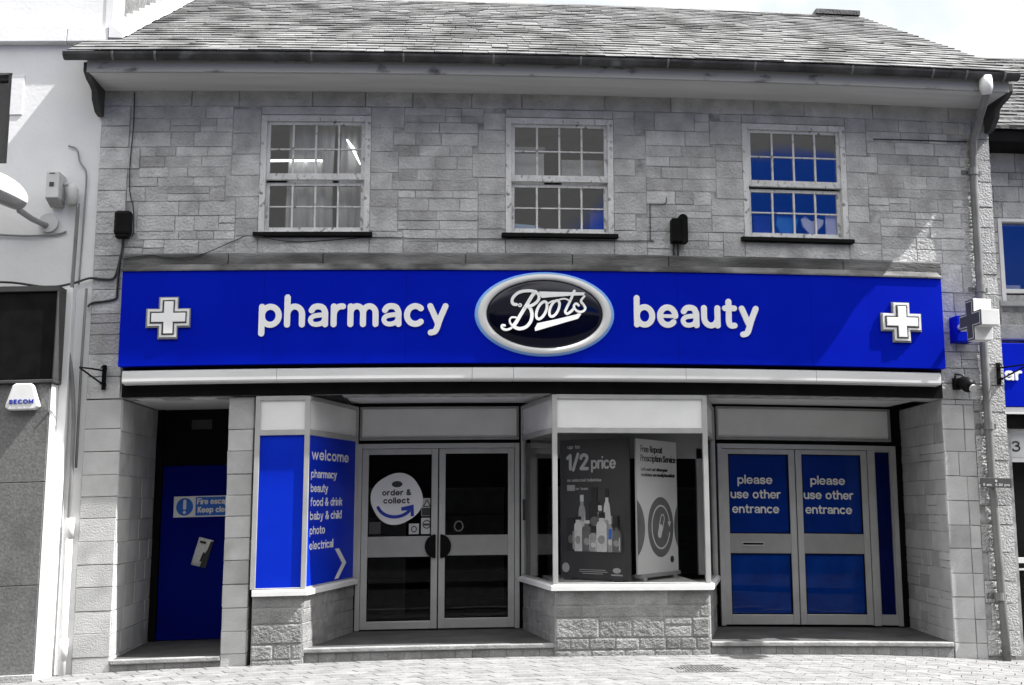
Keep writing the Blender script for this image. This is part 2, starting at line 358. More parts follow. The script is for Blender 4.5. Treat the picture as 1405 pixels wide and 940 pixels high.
# ---------------------------------------------------------------- stroke lettering
def arc(cx, cy, rx, ry, a0, a1, n=14): return [(cx + rx * math.cos(math.radians(a0 + (a1 - a0) * i / n)), cy + ry * math.sin(math.radians(a0 + (a1 - a0) * i / n))) for i in range(n + 1)]
def sm(P, k=6):
    out = []
    for i in range(len(P) - 1):
        p0 = P[max(i - 1, 0)]; p1 = P[i]; p2 = P[i + 1]; p3 = P[min(i + 2, len(P) - 1)]
        for j in range(k):
            t = j / k
            out.append(tuple(.5 * (2 * p1[d] + (p2[d] - p0[d]) * t + (2 * p0[d] - 5 * p1[d] + 4 * p2[d] - p3[d]) * t * t + (3 * p1[d] - p0[d] - 3 * p2[d] + p3[d]) * t ** 3) for d in (0, 1)))
    return out + [P[-1]]
o_ = arc(.5, .5, .5, .5, 0, 360, 28)
G = {
 'a': (.88, [sm([(.06, .78), (.2, .95), (.45, 1.0), (.72, .93), (.86, .68), (.87, .4), (.88, 0)]), sm([(.86, .53), (.5, .51), (.15, .44), (0, .25), (.14, .04), (.42, .0), (.72, .1), (.86, .33)])]),
 'b': (1, [[(0, 1.52), (0, 0)], o_]), 'd': (1, [[(1, 1.52), (1, 0)], o_]), 'p': (1, [[(0, 1), (0, -.48)], o_]), 'g': (1, [o_, [(1, 1), (1, .1)] + arc(.52, -.02, .48, .46, 0, -150)]),
 'c': (.9, [arc(.5, .5, .5, .5, 48, 312, 22)]), 'e': (1, [arc(.5, .5, .5, .5, 0, 318, 24), [(.04, .5), (1, .5)]]), 'o': (1, [o_]),
 'h': (.88, [[(0, 1.52), (0, 0)], [(0, .5)] + arc(.44, .55, .44, .45, 172, 0) + [(.88, 0)]]), 'n': (.88, [[(0, 1), (0, 0)], [(0, .5)] + arc(.44, .55, .44, .45, 172, 0) + [(.88, 0)]]),
 'm': (1.5, [[(0, 1), (0, 0)], [(0, .5)] + arc(.375, .6, .375, .4, 172, 0) + [(.75, 0)], [(.75, .5)] + arc(1.125, .6, .375, .4, 172, 0) + [(1.5, 0)]]),
 'r': (.5, [[(0, 1), (0, 0)], arc(.45, .5, .45, .5, 178, 78)]), 'u': (.88, [[(0, 1), (0, .45)] + arc(.44, .45, .44, .45, 188, 352) , [(.88, 1), (.88, 0)]]),
 'y': (.92, [[(0, 1), (.46, .06)], sm([(.92, 1), (.6, .3), (.42, -.2), (.28, -.42), (.04, -.48)])]), 'v': (.9, [[(0, 1), (.45, 0)], [(.9, 1), (.45, 0)]]),
 'w': (1.4, [[(0, 1), (.35, 0)], [(.7, 1), (.35, 0)], [(.7, 1), (1.05, 0)], [(1.4, 1), (1.05, 0)]]), 'l': (0, [[(0, 1.52), (0, 0)]]), 'i': (0, [[(0, 1), (0, 0)], [(0, 1.5)]]),
 't': (.6, [sm([(.24, 1.38), (.24, .7), (.24, .22), (.36, .02), (.6, .02)]), [(0, 1), (.6, 1)]]), 'f': (.6, [sm([(.24, 0), (.24, .8), (.24, 1.2), (.36, 1.48), (.62, 1.5)]), [(0, 1), (.58, 1)]]),
 's': (.82, [sm([(.8, .8), (.62, .97), (.38, 1), (.1, .9), (.06, .66), (.3, .54), (.55, .47), (.8, .34), (.76, .1), (.5, 0), (.22, .02), (0, .2)])]),
 'k': (.85, [[(0, 1.52), (0, 0)], [(.8, 1), (.02, .4)], [(.33, .64), (.85, 0)]]), '&': (1.1, [sm([(1.08, 0), (.6, .5), (.25, 1.0), (.22, 1.3), (.48, 1.5), (.75, 1.34), (.66, 1.05), (.2, .68), (0, .35), (.16, .05), (.5, 0), (.85, .2), (1.05, .62)])]),
 '1': (.4, [[(0, 1.2), (.4, 1.5)], [(.4, 1.5), (.4, 0)]]), '2': (.92, [sm([(0, 1.15), (.12, 1.4), (.45, 1.52), (.82, 1.38), (.86, 1.06), (.6, .68), (.02, .02)]), [(.02, 0), (.92, 0)]]),
 '3': (.88, [sm([(.02, 1.28), (.2, 1.48), (.5, 1.5), (.8, 1.32), (.78, 1), (.4, .82)]), sm([(.4, .82), (.82, .68), (.88, .3), (.66, .04), (.4, 0), (.1, .06), (0, .26)])]),
 '/': (.7, [[(0, -.12), (.7, 1.62)]]), '!': (0, [[(0, 1.5), (0, .5)], [(0, 0)]]), "'": (0, [[(0, 1.5), (0, 1.2)]]), '.': (0, [[(0, 0)]]), '-': (.5, [[(0, .5), (.5, .5)]]),
 '6': (.9, [arc(.45, .45, .45, .45, 0, 360, 24), sm([(0, .45), (.08, .95), (.3, 1.35), (.7, 1.5)])]), '8': (.9, [arc(.45, .4, .45, .42, 0, 360, 24), arc(.45, 1.16, .36, .34, 0, 360, 20)]), '0': (.9, [arc(.45, .75, .45, .75, 0, 360, 24)]),
 'F': (.8, [[(0, 1.5), (0, 0)], [(0, 1.5), (.8, 1.5)], [(0, .8), (.68, .8)]]), 'P': (.85, [[(0, 1.5), (0, 0)], [(0, 1.5), (.45, 1.5)] + arc(.45, 1.1, .4, .4, 80, -80) + [(.45, .7), (0, .7)]]),
 'R': (.9, [[(0, 1.5), (0, 0)], [(0, 1.5), (.45, 1.5)] + arc(.45, 1.1, .4, .4, 80, -80) + [(.45, .7), (0, .7)], [(.45, .7), (.9, 0)]]), 'L': (.7, [[(0, 1.5), (0, 0)], [(0, 0), (.7, 0)]]),
 'K': (.9, [[(0, 1.5), (0, 0)], [(.85, 1.5), (.02, .62)], [(.3, .92), (.9, 0)]]), 'E': (.75, [[(0, 1.5), (0, 0)], [(0, 1.5), (.75, 1.5)], [(0, .77), (.66, .77)], [(0, 0), (.75, 0)]]),
 'C': (1.1, [arc(.65, .75, .65, .75, 48, 312, 22)]), 'O': (1.3, [arc(.65, .75, .65, .75, 0, 360, 28)]), 'M': (1.2, [[(0, 0), (0, 1.5)], [(0, 1.5), (.6, .3)], [(.6, .3), (1.2, 1.5)], [(1.2, 1.5), (1.2, 0)]]),
 'S': (.95, [sm([(.92, 1.2), (.72, 1.45), (.45, 1.5), (.12, 1.36), (.07, 1.0), (.32, .82), (.62, .7), (.92, .5), (.88, .14), (.56, 0), (.24, .04), (0, .3)])]),
}
def text(mb, pl, s, u0, u1, v, xh, w, d0, d1, sp=None):
    """lettering with outer left u0, outer right u1, baseline v, outer x-height xh, stroke width w"""
    k = xh - w; gap = (w / k) + .12 if sp is None else sp
    tot = 0
    for i, c in enumerate(s): tot += (.55 + gap * .5) if c == ' ' else G[c][0] + gap
    tot -= gap
    sx = (u1 - u0 - w) / tot; x = u0 + w / 2
    for c in s:
        if c == ' ': x += (.55 + gap * .5) * sx; continue
        for q, st in enumerate(G[c][1]): mb.stroke(pl, [(x + a * sx, v + w / 2 + b * k) for a, b in st], w * (.6 if q == 1 and c == 'e' else .8 if q == 1 and c == 'a' else 1), d0, d1)
        x += (G[c][0] + gap) * sx
    mb.lay = 0
    return mb

# ---------------------------------------------------------------- masonry
def stone_block(mb, fm, u0, u1, v0, v1, depth, cham=.004, rough=0., gap=.0017):
    g4 = [gap * random.choice((.6, .8, 1, 1, 1.8, 2.6)) for _ in range(4)]; depth += random.uniform(-.002, .004)
    u0 += g4[0]; u1 -= g4[1]; v0 += g4[2]; v1 -= g4[3]
    if u1 - u0 < .02 or v1 - v0 < .02: return
    j = lambda a: random.uniform(-a, a)
    if not rough:
        q = [(u0, v0), (u1, v0), (u1, v1), (u0, v1)]
        q = [(a + j(.002), b + j(.002)) for a, b in q]
        c = [(u0 + cham, v0 + cham), (u1 - cham, v0 + cham), (u1 - cham, v1 - cham), (u0 + cham, v1 - cham)]
        t = [j(.002) for _ in range(4)]; cham = random.uniform(.003, .009)
        b = mb.add([fm(a, bb, 0) for a, bb in q] + [fm(a, bb, depth + t[i]) for i, (a, bb) in enumerate(c)])
        mb.face((b + 4, b + 5, b + 6, b + 7))
        for k in range(4): mb.face((b + k, b + (k + 1) % 4, b + 4 + (k + 1) % 4, b + 4 + k))
    else:
        nu = max(3, int((u1 - u0) / .016)); nv = max(3, int((v1 - v0) / .016)); b = len(mb.v); sd = random.uniform(0, 90)
        for i in range(nu + 1):
            for k in range(nv + 1):
                u = u0 + (u1 - u0) * i / nu; v = v0 + (v1 - v0) * k / nv
                e = min(i, nu - i, k, nv - k)
                d = depth * .45 if e == 0 else depth + rough * (noise.noise((u * 30 + v * 20 + sd, v * 34, sd)) * .7 + noise.noise((u * 70, v * 70 + sd, sd)) * .6)
                mb.v.append(fm(u, v, d))
        for i in range(nu):
            for k in range(nv):
                p = b + i * (nv + 1) + k; mb.face((p, p + nv + 1, p + nv + 2, p + 1))
def tone(mb, a=.12): mb.tone = random.choice((1., 1., 1., 1.06, 1.04, .93, .86)) * random.uniform(1 - a, 1 + a)
def coursed(mb, fm, u0, u1, v0, v1, holes=(), hs=(.13, .24), ws=(.26, .62), depth=.012, rough=0., jamb=0.):
    v = v0
    while v < v1 - .02:
        h = random.uniform(*hs)
        if v1 - v - h < hs[0] * .7: h = v1 - v
        spans = [(u0, u1)]
        for a, b, c, d in holes:
            if c < v + h - .03 and d > v + .03:
                ns = []
                for p, q in spans:
                    if b <= p or a >= q: ns.append((p, q))
                    else:
                        if a > p: ns.append((p, a))
                        if b < q: ns.append((b, q))
                spans = ns
        for p, q in spans:
            u = p
            while u < q - .01:
                w = random.uniform(*ws)
                if q - u - w < ws[0] * .6: w = q - u
                r = random.random()
                if r < .25 and h > .17 and w < .6:
                    f = random.uniform(.4, .6); tone(mb); stone_block(mb, fm, u, u + w, v, v + h * f, depth, rough=rough); tone(mb); stone_block(mb, fm, u, u + w, v + h * f, v + h, depth, rough=rough)
                elif r < .36 and h > .16 and w > .4:
                    f = random.uniform(.35, .65); g = random.uniform(.4, .6); tone(mb); stone_block(mb, fm, u, u + w * f, v, v + h, depth, rough=rough)
                    tone(mb); stone_block(mb, fm, u + w * f, u + w, v, v + h * g, depth, rough=rough); tone(mb); stone_block(mb, fm, u + w * f, u + w, v + h * g, v + h, depth, rough=rough)
                else:
                    tone(mb); stone_block(mb, fm, u, u + w, v, v + h, depth, rough=rough)
                u += w
        v += h
    mb.tone = 1.
def front(y): return lambda u, v, d: (u, y - d, v)

# ================================================================ GROUND
mb = MB()
def sheet(mb, xs, ys, zf):
    b = len(mb.v)
    for x in xs:
        for y in ys: mb.v.append((x, y, zf(x, y)))
    n = len(ys)
    for i in range(len(xs) - 1):
        for k in range(n - 1): p = b + i * n + k; mb.face((p, p + n, p + n + 1, p + 1))
XS = [-250, -60, -20] + [-9 + .75 * i for i in range(26)] + [20, 60, 250]
sheet(mb, XS, [-3.2 + .4 * i for i in range(9)] + [.6], lambda x, y: ground(x, y) - .03)
tag(mb.build('pavement', M['joint'], warp=False), kind='structure')
mb = MB()
sheet(mb, XS, [-250, -60, -30, -9.2, -6.5, -4.5, -3.18], lambda x, y: ground(x, -3.2) - .16)
sheet(mb, XS, [.6, 3, 20, 60, 250], lambda x, y: ground(x, 0) - .034)
tag(mb.build('road', M['asphalt'], warp=False), kind='structure')
mb = MB()
for i in range(22):
    x0 = -10 + .92 * i
    z = ground(x0 + .46, -3.2); mb.box(x0, x0 + .912, -3.34, -3.201, z - .2, z + .004)
tag(mb.build('kerb', M['kerb'], warp=False, bevel=.012), kind='structure')
mb = MB(); sheet(mb, XS, [-250, -20, -14, -9.3], lambda x, y: ground(x, -3.2) - .03)
tag(mb.build('far_pavement', M['asphalt'], warp=False), kind='structure')

# block paving laid in front of the shop, each block slightly uneven
mb = MB(); BW, BH = .215, .128; DX0, DX1, DY0, DY1 = .86, 1.43, -1.06, -.72
for r in range(17):
    y1 = -.004 - r * BH; y0 = y1 - BH
    sk = .034 if r % 2 else -.034; x = -8.2 + (r % 2) * BW * .5 + random.uniform(-.01, .01)
    while x < 8.2:
        tone(mb, .1); g = .0055; z = random.uniform(-.002, .002)
        cx_, cy_ = x + BW / 2, (y0 + y1) / 2
        if not (DX0 - .02 < cx_ < DX1 + .02 and DY0 - .03 < cy_ < DY1 + .03):
            P = [(x + g - sk, y0 + g), (x + BW - g - sk, y0 + g), (x + BW - g + sk, y1 - g), (x + g + sk, y1 - g)]
            ctr = Vector((cx_, cy_)); c = [tuple(ctr + (Vector(p) - ctr) * .955) for p in P]
            b = mb.add([(a, bb, ground(a, bb) - .028) for a, bb in P] + [(a, bb, ground(a, bb) - .005 + z) for a, bb in P] + [(a, bb, ground(a, bb) + z) for a, bb in c])
            mb.face((b + 8, b + 9, b + 10, b + 11))
            for k in range(4):
                k2 = (k + 1) % 4; mb.face((b + k, b + k2, b + 4 + k2, b + 4 + k)); mb.face((b + 4 + k, b + 4 + k2, b + 8 + k2, b + 8 + k))
        x += BW
tag(mb.build('block_paving', M['paver'], warp=False), kind='structure')

gz = ground(1.15, -.9)
dg = thing('drain_grate', 'small rectangular iron drain grate set in the block paving', 'drain', (1.145, -.89, gz))
mb = MB(); mb.box(DX0, DX1, DY0, DY0 + .03, gz - .03, gz + .002); mb.box(DX0, DX1, DY1 - .03, DY1, gz - .03, gz + .002)
mb.box(DX0, DX0 + .03, DY0 + .031, DY1 - .031, gz - .03, gz + .001); mb.box(DX1 - .03, DX1, DY0 + .031, DY1 - .031, gz - .03, gz + .001)
mb.build('frame', M['iron'], dg, warp=False)
mb = MB()
for i in range(16): x = DX0 + .045 + i * .0318; mb.box(x - .009, x + .009, DY0 + .03, DY1 - .03, gz - .03, gz - .001)
mb.build('grating', M['iron'], dg, warp=False)
bx('silt', M['sooty'], dg, DX0 + .001, DX1 - .001, DY0 + .001, DY1 - .001, gz - .029, gz - .0245, warp=False)

# ================================================================ THE SHOP
XL, XR = -5.0, 4.76
shop = thing('shop_building', 'two storey stone shop with slate roof, three sash windows and a blue fascia', 'building', (0, 0, 0))
WIN = [(-3.32, -2.15), (-.69, .49), (1.93, 3.10)]; WT, WB = 5.73, 4.44
# upper wall: backing with openings, then laid stones
mb = MB(); xs = [XL] + [v for w in WIN for v in w] + [XR]
for i in range(0, len(xs), 2): mb.box(xs[i], xs[i + 1], -.001, .34, 2.70, 6.02)
for a, b in WIN: mb.box(a, b, -.001, .34, 2.70, WB - .05); mb.box(a, b, -.001, .34, WT, 6.02)
wall = mb.build('wall', M['mortar'], shop)
mb = MB()
holes = [(a, b, WB - .055, WT + .004) for a, b in WIN]
# big dressed blocks down each window jamb and flat lintels
jh = []
for a, b in WIN:
    for sgn in (-1, 1):
        z = WB - .23
        while z < WT + .02:
            h = random.choice((.19, .235, .27)); w = random.choice((.24, .30, .36)); h = min(h, WT + .1 - z)
            u0, u1 = (a - w, a) if sgn < 0 else (b, b + w)
            tone(mb, .08); stone_block(mb, front(0), u0, u1, z, z + h, .0065); jh.append((u0, u1, z, z + h)); z += h
    tone(mb, .06); stone_block(mb, front(0), a, b, WB - .23, WB - .06, .012); jh.append((a, b, WB - .23, WB - .06))
jh2 = [(min(a - .30, a), a, WB - .23, WT + .1) for a, b in WIN]
# plain dressed band below the eaves
u = XL
while u < XR - .05:
    w = min(random.uniform(.5, .95), XR - u); tone(mb, .05); stone_block(mb, front(0), u, u + w, WT + .1, 6.02, .012); u += w
for a, b in WIN: tone(mb, .05); stone_block(mb, front(0), a, b, WT + .006, WT + .1, .012)
def fill_between(u0, u1, v0, v1):
    """rubble courses clipped against the toothed jamb blocks"""
    v = v0
    while v < v1 - .02:
        h = random.uniform(.085, .17)
        if v1 - v - h < .09: h = v1 - v
        lo = max([q for p, q, c, d in jh if abs(p - u0) < 1e-6 and c < v + h - .012 and d > v + .012] + [u0])
        hi = min([p for p, q, c, d in jh if abs(q - u1) < 1e-6 and c < v + h - .012 and d > v + .012] + [u1])
        u = lo
        while u < hi - .01:
            w = random.uniform(.16, .46)
            if hi - u - w < .14: w = hi - u
            if random.random() < .3 and h > .15:
                f = random.uniform(.4, .6); tone(mb, .15); stone_block(mb, front(0), u, u + w, v, v + h * f, .0065); tone(mb, .15); stone_block(mb, front(0), u, u + w, v + h * f, v + h, .008)
            else: tone(mb, .15); stone_block(mb, front(0), u, u + w, v, v + h, .0065)
            u += w
        v += h
edges = [XL] + [v for w in WIN for v in w] + [4.56]
# quoins
z = 4.20
while z < WT + .09:
    h = min(.235, WT + .1 - z)
    if WT + .1 - z - h < .06: h = WT + .1 - z
    w = random.choice((.3, .42)); tone(mb, .08); stone_block(mb, front(0), XL, XL + w, z, z + h, .012); jh.append((XL, XL + w, z, z + h)); z += h
for i in range(0, len(edges), 2): fill_between(edges[i], edges[i + 1], 4.20, WT + .1)
coursed(mb, front(0), XL, -4.66, 2.70, 4.20, ws=(.34, .35), hs=(.2, .26))
coursed(mb, front(0), 4.03, 4.56, 2.70, 4.20, ws=(.2, .34), hs=(.15, .26))
mb.build('stonework', M['stone'], wall)
# rock-faced corner stones beside the downpipe
mb = MB(); z = .0
while z < 5.8:
    h = min(random.uniform(.2, .3), 5.83 - z); w = random.choice((0, .06)); tone(mb, .1)
    stone_block(mb, front(0), 4.40 + w, 4.565, z, z + h, .012, rough=.014); tone(mb, .08); stone_block(mb, front(0), 4.565, XR, z, z + h, .014); z += h
    if h < .02: break
mb.build('quoin', M['rock'], shop)
# side and back walls
mb = MB(); mb.box(XR - .3, XR, .35, 7.6, -.2, 6.02); mb.box(XL, XL + .3, .35, 7.6, 2.7, 6.02); mb.box(XL, XL + .3, 1.6, 7.6, -.2, 2.7); mb.box(XL + .3, XR - .3, 7.3, 7.6, -.2, 6.02)
mb.build('side_wall', M['mortar'], shop, warp=False)
# gable end triangle
mb = MB(); mb.v += [(XR - .02, y, z) for y, z in ((-.05, 6.02), (7.3, 6.02), (3.5, 8.6))] + [(XR - .3, y, z) for y, z in ((-.05, 6.02), (7.3, 6.02), (3.5, 8.6))]
mb.face((0, 1, 2)); mb.face((5, 4, 3)); mb.face((0, 2, 5, 3)); mb.face((1, 4, 5, 2)); mb.build('gable', M['ashlar'], shop, warp=False)
# piers
def pier(u0, u1, y1, zt, label=None, hs=.225, quo=True):
    o = MB().box(u0 + .004, u1 - .004, .006, y1, -.2, zt).build('pier', M['mortar'], shop)
    if label: o['label'] = label
    m2 = MB(); z = -.11
    while z < zt - .02:
        h = random.uniform(hs * .94, hs * 1.06)
        if zt - z - h < .12: h = zt - z
        tone(m2, .07); stone_block(m2, front(0), u0, u1, z, z + h, .008); z += h
    # returns facing the recesses
    for X, sg in ((u0, -1), (u1, 1)):
        fm = lambda u, v, d, X=X, sg=sg: (X + sg * (d - .004), u, v)
        z = -.11
        while z < zt - .02:
            h = hs
            if zt - z - h < .12: h = zt - z
            u = .0
            while u < y1 - .02:
                w = min(random.uniform(.3, .5), y1 - u); tone(m2, .09); stone_block(m2, fm, u, u + w, z, z + h, .006); u += w
            z += h
    m2.build('stonework', M['ashlar'], o); return o
pier(-5.0, -4.635, 1.56, 2.69)
pier(-3.55, -3.295, 1.56, 2.69)
# right pier with splayed reveal
mb = MB(); mb.prism_z([(4.045, .006), (4.70, .006), (4.70, 1.6), (4.20, 1.6), (4.20, 1.45)], -.2, 2.70); rp = mb.build('pier', M['mortar'], shop)
m2 = MB(); z = -.11
while z < 2.68:
    h = min(random.uniform(.22, .27), 2.70 - z); tone(m2, .07)
    w = random.choice((.16, .24)); stone_block(m2, front(0), 4.04, 4.04 + w, z, z + h, .008); tone(m2, .07); stone_block(m2, front(0), 4.04 + w, 4.40, z, z + h, .008); z += h
A, B = (4.045, 0), (4.20, 1.45); du = Vector((B[0] - A[0], B[1] - A[1], 0)).normalized(); nn = Vector((-du.y, du.x, 0))
fm = lambda u, v, d: tuple(Vector((A[0], A[1], v)) + du * u + nn * (d - .003))
coursed(m2, fm, 0, 1.45, .05, 2.70, hs=(.13, .25), ws=(.25, .5), depth=.008)
m2.build('stonework', M['ashlar'], rp)
# grey string course and flashing over the sign
mb = MB(); xx = -4.68
for x1 in (-3.6, -2.62, -1.12, .02, 1.06, 2.98, 4.08):
    mb.prism_x([(.0, 4.215), (-.03, 4.21 + random.uniform(-.01, .008)), (-.105, 4.185), (-.11, 4.05), (.0, 4.045)], xx + .003, x1 - .003); xx = x1
mb.build('string_course', M['lead'], shop, bevel=.01)
MB().prism_x([(-.235, 3.985), (-.235, 4.0), (-.112, 4.075), (-.0, 4.08), (-.0, 3.99)], -4.645, 4.018).build('flashing', M['leadf'], shop)
# eaves
SL = .606; EY, EZ = -.68, 6.17
def roof_z(y): return EZ + SL * (y - EY)
MB().prism_x([(-.0, 6.0), (-.55, 5.985), (-.55, 6.03), (-.0, 6.045)], XL + .02, 4.70).build('soffit', M['soffit'], shop)
MB().box(XL + .0, 4.72, -.575, -.552, 5.99, 6.14).build('fascia_board', M['fascia'], shop)
gp = [(-.64 + .066 * math.cos(a), 6.155 + .066 * math.sin(a)) for a in [PI + PI * i / 8 for i in range(9)]] + [(-.64 + .054 * math.cos(a), 6.155 + .054 * math.sin(a)) for a in [2 * PI - PI * i / 8 for i in range(9)]]
mb = MB()
for a, b in ((-5.21, -3.02), (-3.02, -1.2), (-1.2, .63), (.63, 2.43), (2.43, 4.02), (4.02, 4.79)): mb.prism_x(gp, a + .002, b - .002)
gut = mb.build('gutter', M['gutter'], shop)
for x in (-4.72, -4.3, -2.73, -1.79, -.86, .05, .97, 1.9, 2.95, 3.83, 4.2, 4.62):
    mb = MB(); mb.prism_x([(-.64 + .073 * math.cos(a), 6.155 + .073 * math.sin(a)) for a in [PI + PI * i / 8 for i in range(9)]] + [(-.64 + .067 * math.cos(a), 6.155 + .067 * math.sin(a)) for a in [2 * PI - PI * i / 8 for i in range(9)]], x - .010, x + .010)
    mb.build('gutter_bracket', M['g4'], gut)
for x0, x1 in ((-5.04, -4.975), (4.71, 4.775)):
    MB().prism_x([(.02, 6.10), (-.56, 6.10), (-.56, 6.0), (-.46, 5.95), (-.34, 5.93), (-.27, 5.9), (-.25, 5.82), (-.13, 5.72), (-.02, 5.71), (.02, 5.72)], x0, x1).build('eave_bracket', M['bracket'], shop, bevel=.008)
# roof
mb = MB(); mb.v += []
mb2 = MB(); mb2.prism_x([(EY + .03, EZ - .02), (3.5, roof_z(3.5) - .04), (3.5, roof_z(3.5) - .12), (-.0, roof_z(-.02) - .1), (EY + .03, EZ - .05)], -4.97, 4.77)
rf = mb2.build('roof', M['slate'], shop)
mb = MB(); rows = 27; ln = math.hypot(3.5 - EY, SL * (3.5 - EY)); ex = ln / rows; ty = 1 / math.hypot(1, SL); tz = SL * ty
for r in range(rows):
    s0 = r * ex; y = EY + s0 * ty; zb = EZ + s0 * tz
    xl = -5.17 if y < -.08 else -4.96; x = xl; hh = ex * 1.5
    while x < 4.79:
        w = random.uniform(.17, .34)
        if 4.79 - x - w < .15: w = 4.79 - x
        mb.tone = random.uniform(.78, 1.15); t = .009 + random.uniform(0, .007); j = random.uniform(-.007, .007); li = random.uniform(-.003, .004)
        y0, z0 = y + j * ty, zb + j * tz; y1, z1 = y + hh * ty, zb + hh * tz
        nx_, ny_, nz_ = 0, -tz, ty
        lo0 = .012; P = []
        for (yy, zz, off) in ((y0, z0, .006), (y0, z0, .006 + t + li), (y1, z1, .004), (y1, z1, -.004)):
            P.append((yy + ny_ * off, zz + nz_ * off))
        b = mb.add([(x + .003, a, c) for a, c in P] + [(x + w - .003, a, c) for a, c in P])
        for q in ((0, 4, 5, 1), (1, 5, 6, 2), (0, 1, 2, 3), (4, 7, 6, 5)): mb.face([b + k for k in q])
        x += w
mb.tone = 1.
mb.build('slate_courses', M['slate'], rf)
mb = MB(); x = -4.95
while x < 4.75:
    w = .45; mb.prism_x([(3.5 - .11, roof_z(3.39) + .012), (3.5, roof_z(3.5) + .022), (3.61, roof_z(3.39) + .012)], x, min(x + w - .006, 4.75)); x += w
mb.box(4.1, 4.76, 3.42, 3.58, roof_z(3.5) + .0, roof_z(3.5) + .07)
mb.build('ridge_tiles', M['slate'], rf)
MB().prism_x([(3.5, roof_z(3.5) - .04), (7.7, 5.95), (7.7, 5.85), (3.5, roof_z(3.5) - .12)], -4.97, 4.77).build('rear_slope', M['slate'], rf)

# sash windows
def lattice(mb, x0, x1, z0, z1, y0, y1, nx, nz, t):
    for i in range(1, nx): x = x0 + (x1 - x0) * i / nx; mb.box(x - t, x + t, y0, y1, z0, z1)
    for i in range(1, nz): z = z0 + (z1 - z0) * i / nz; mb.box(x0, x1, y0 + .004, y1 - .004, z - t * .8, z + t * .8)
def sash_window(a, b, label):
    w = MB(); w.box(a, a + .062, -.012, .12, WB, WT); w.box(b - .062, b, -.012, .12, WB, WT); w.box(a + .062, b - .062, -.014, .12, WT - .058, WT); w.box(a + .062, b - .062, .0, .12, WB, WB + .02)
    w.box(a + .05, b - .05, -.018, -.005, WT - .066, WT - .05)
    o = w.build('sash_window', M['peel'], shop, bevel=.004); o['label'] = label
    gx0, gx1 = a + .1, b - .1
    m = MB()     # upper sash in front, lower sash behind
    for p, q, y0, z0, z1, bot, top in ((a + .062, b - .062, .012, 5.02, WT - .058, .07, .04), (a + .062, b - .062, .055, WB + .02, 5.0, .045, .035)):
        m.box(p, gx0, y0, y0 + .04, z0, z1); m.box(gx1, q, y0, y0 + .04, z0, z1); m.box(gx0, gx1, y0 - .004, y0 + .04, z0, z0 + bot); m.box(gx0, gx1, y0, y0 + .04, z1 - top, z1)
        lattice(m, gx0, gx1, z0 + bot, z1 - top, y0 + .002, y0 + .036, 4, 2, .0105)
    m.build('sash', M['peel'], o, bevel=.003)
    g = MB(); g.box(gx0, gx1, .030, .034, 5.085, WT - .09); g.box(gx0, gx1, .074, .078, WB + .06, 4.97); g.build('pane', M['oldglass'], o)
    s = MB(); s.prism_x([(.0, WB - .002), (-.075, WB - .012), (-.08, WB - .055), (.0, WB - .055)], a - .045, b + .035); s.build('sill', M['black'], o, bevel=.004)
    return o
sash_window(*WIN[0], 'sash window with curtains behind its sixteen panes')
sash_window(*WIN[1], 'sash window with pale boards behind its upper panes')
sash_window(*WIN[2], 'sash window reflecting blue sky')

# rooms behind
mb = MB(); mb.box(XL + .31, XR - .31, .36, 4.2, 4.16, 4.2); mb.box(XL + .31, XR - .31, 4.2, 4.25, 4.16, 5.98); mb.box(XL + .31, XR - .31, .36, 4.2, 5.94, 5.98)
mb.box(-1.6, -1.5, .36, 4.2, 4.2, 5.94); mb.box(1.3, 1.4, .36, 4.2, 4.2, 5.94); mb.build('upstairs_room', M['inter'], shop)
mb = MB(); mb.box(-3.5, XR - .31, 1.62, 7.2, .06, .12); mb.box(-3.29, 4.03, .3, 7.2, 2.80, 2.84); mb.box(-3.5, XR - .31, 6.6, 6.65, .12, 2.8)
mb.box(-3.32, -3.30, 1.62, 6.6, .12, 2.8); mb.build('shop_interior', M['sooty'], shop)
for k, (x, y) in enumerate(((-2.3, 3.4), (-.9, 4.6), (.6, 3.2), (2.4, 4.2))):
    m = MB(); m.box(x - .5, x + .5, y, y + .4, .12, .2)
    m.box(x - .5, x + .5, y + .17, y + .23, .2, 1.75)
    for z in (.55, .95, 1.35, 1.75): m.box(x - .5, x + .5, y + .002, y + .398, z, z + .03)
    tg = m.build('shelving_unit', M['g4']); tag(tg, ('dim shop shelving seen through the left glass door', 'dim shop shelving seen through the middle of the entrance doors', 'dim shop shelving behind the bay display boards', 'dim shop shelving behind the right hand doors')[k], 'shelf', 'shelves inside the shop')
for k, (x, y) in enumerate(((-1.0, 4.6), (1.9, 3.6))):
    t = thing('ceiling_lamp', ('faint fluorescent lamp on the ceiling behind the glass entrance doors', 'faint fluorescent lamp on the ceiling behind the bay display window')[k], 'lamp', (x, y, 2.7), 'ceiling lamps inside the shop')
    bx('housing', M['interw'], t, x - .6, x + .6, y - .08, y + .08, 2.74, 2.79); MB().tube([(x - .58, y, 2.715), (x + .58, y, 2.715)], .016, 8).build('tube', M['dimtube'], t, smooth=True)
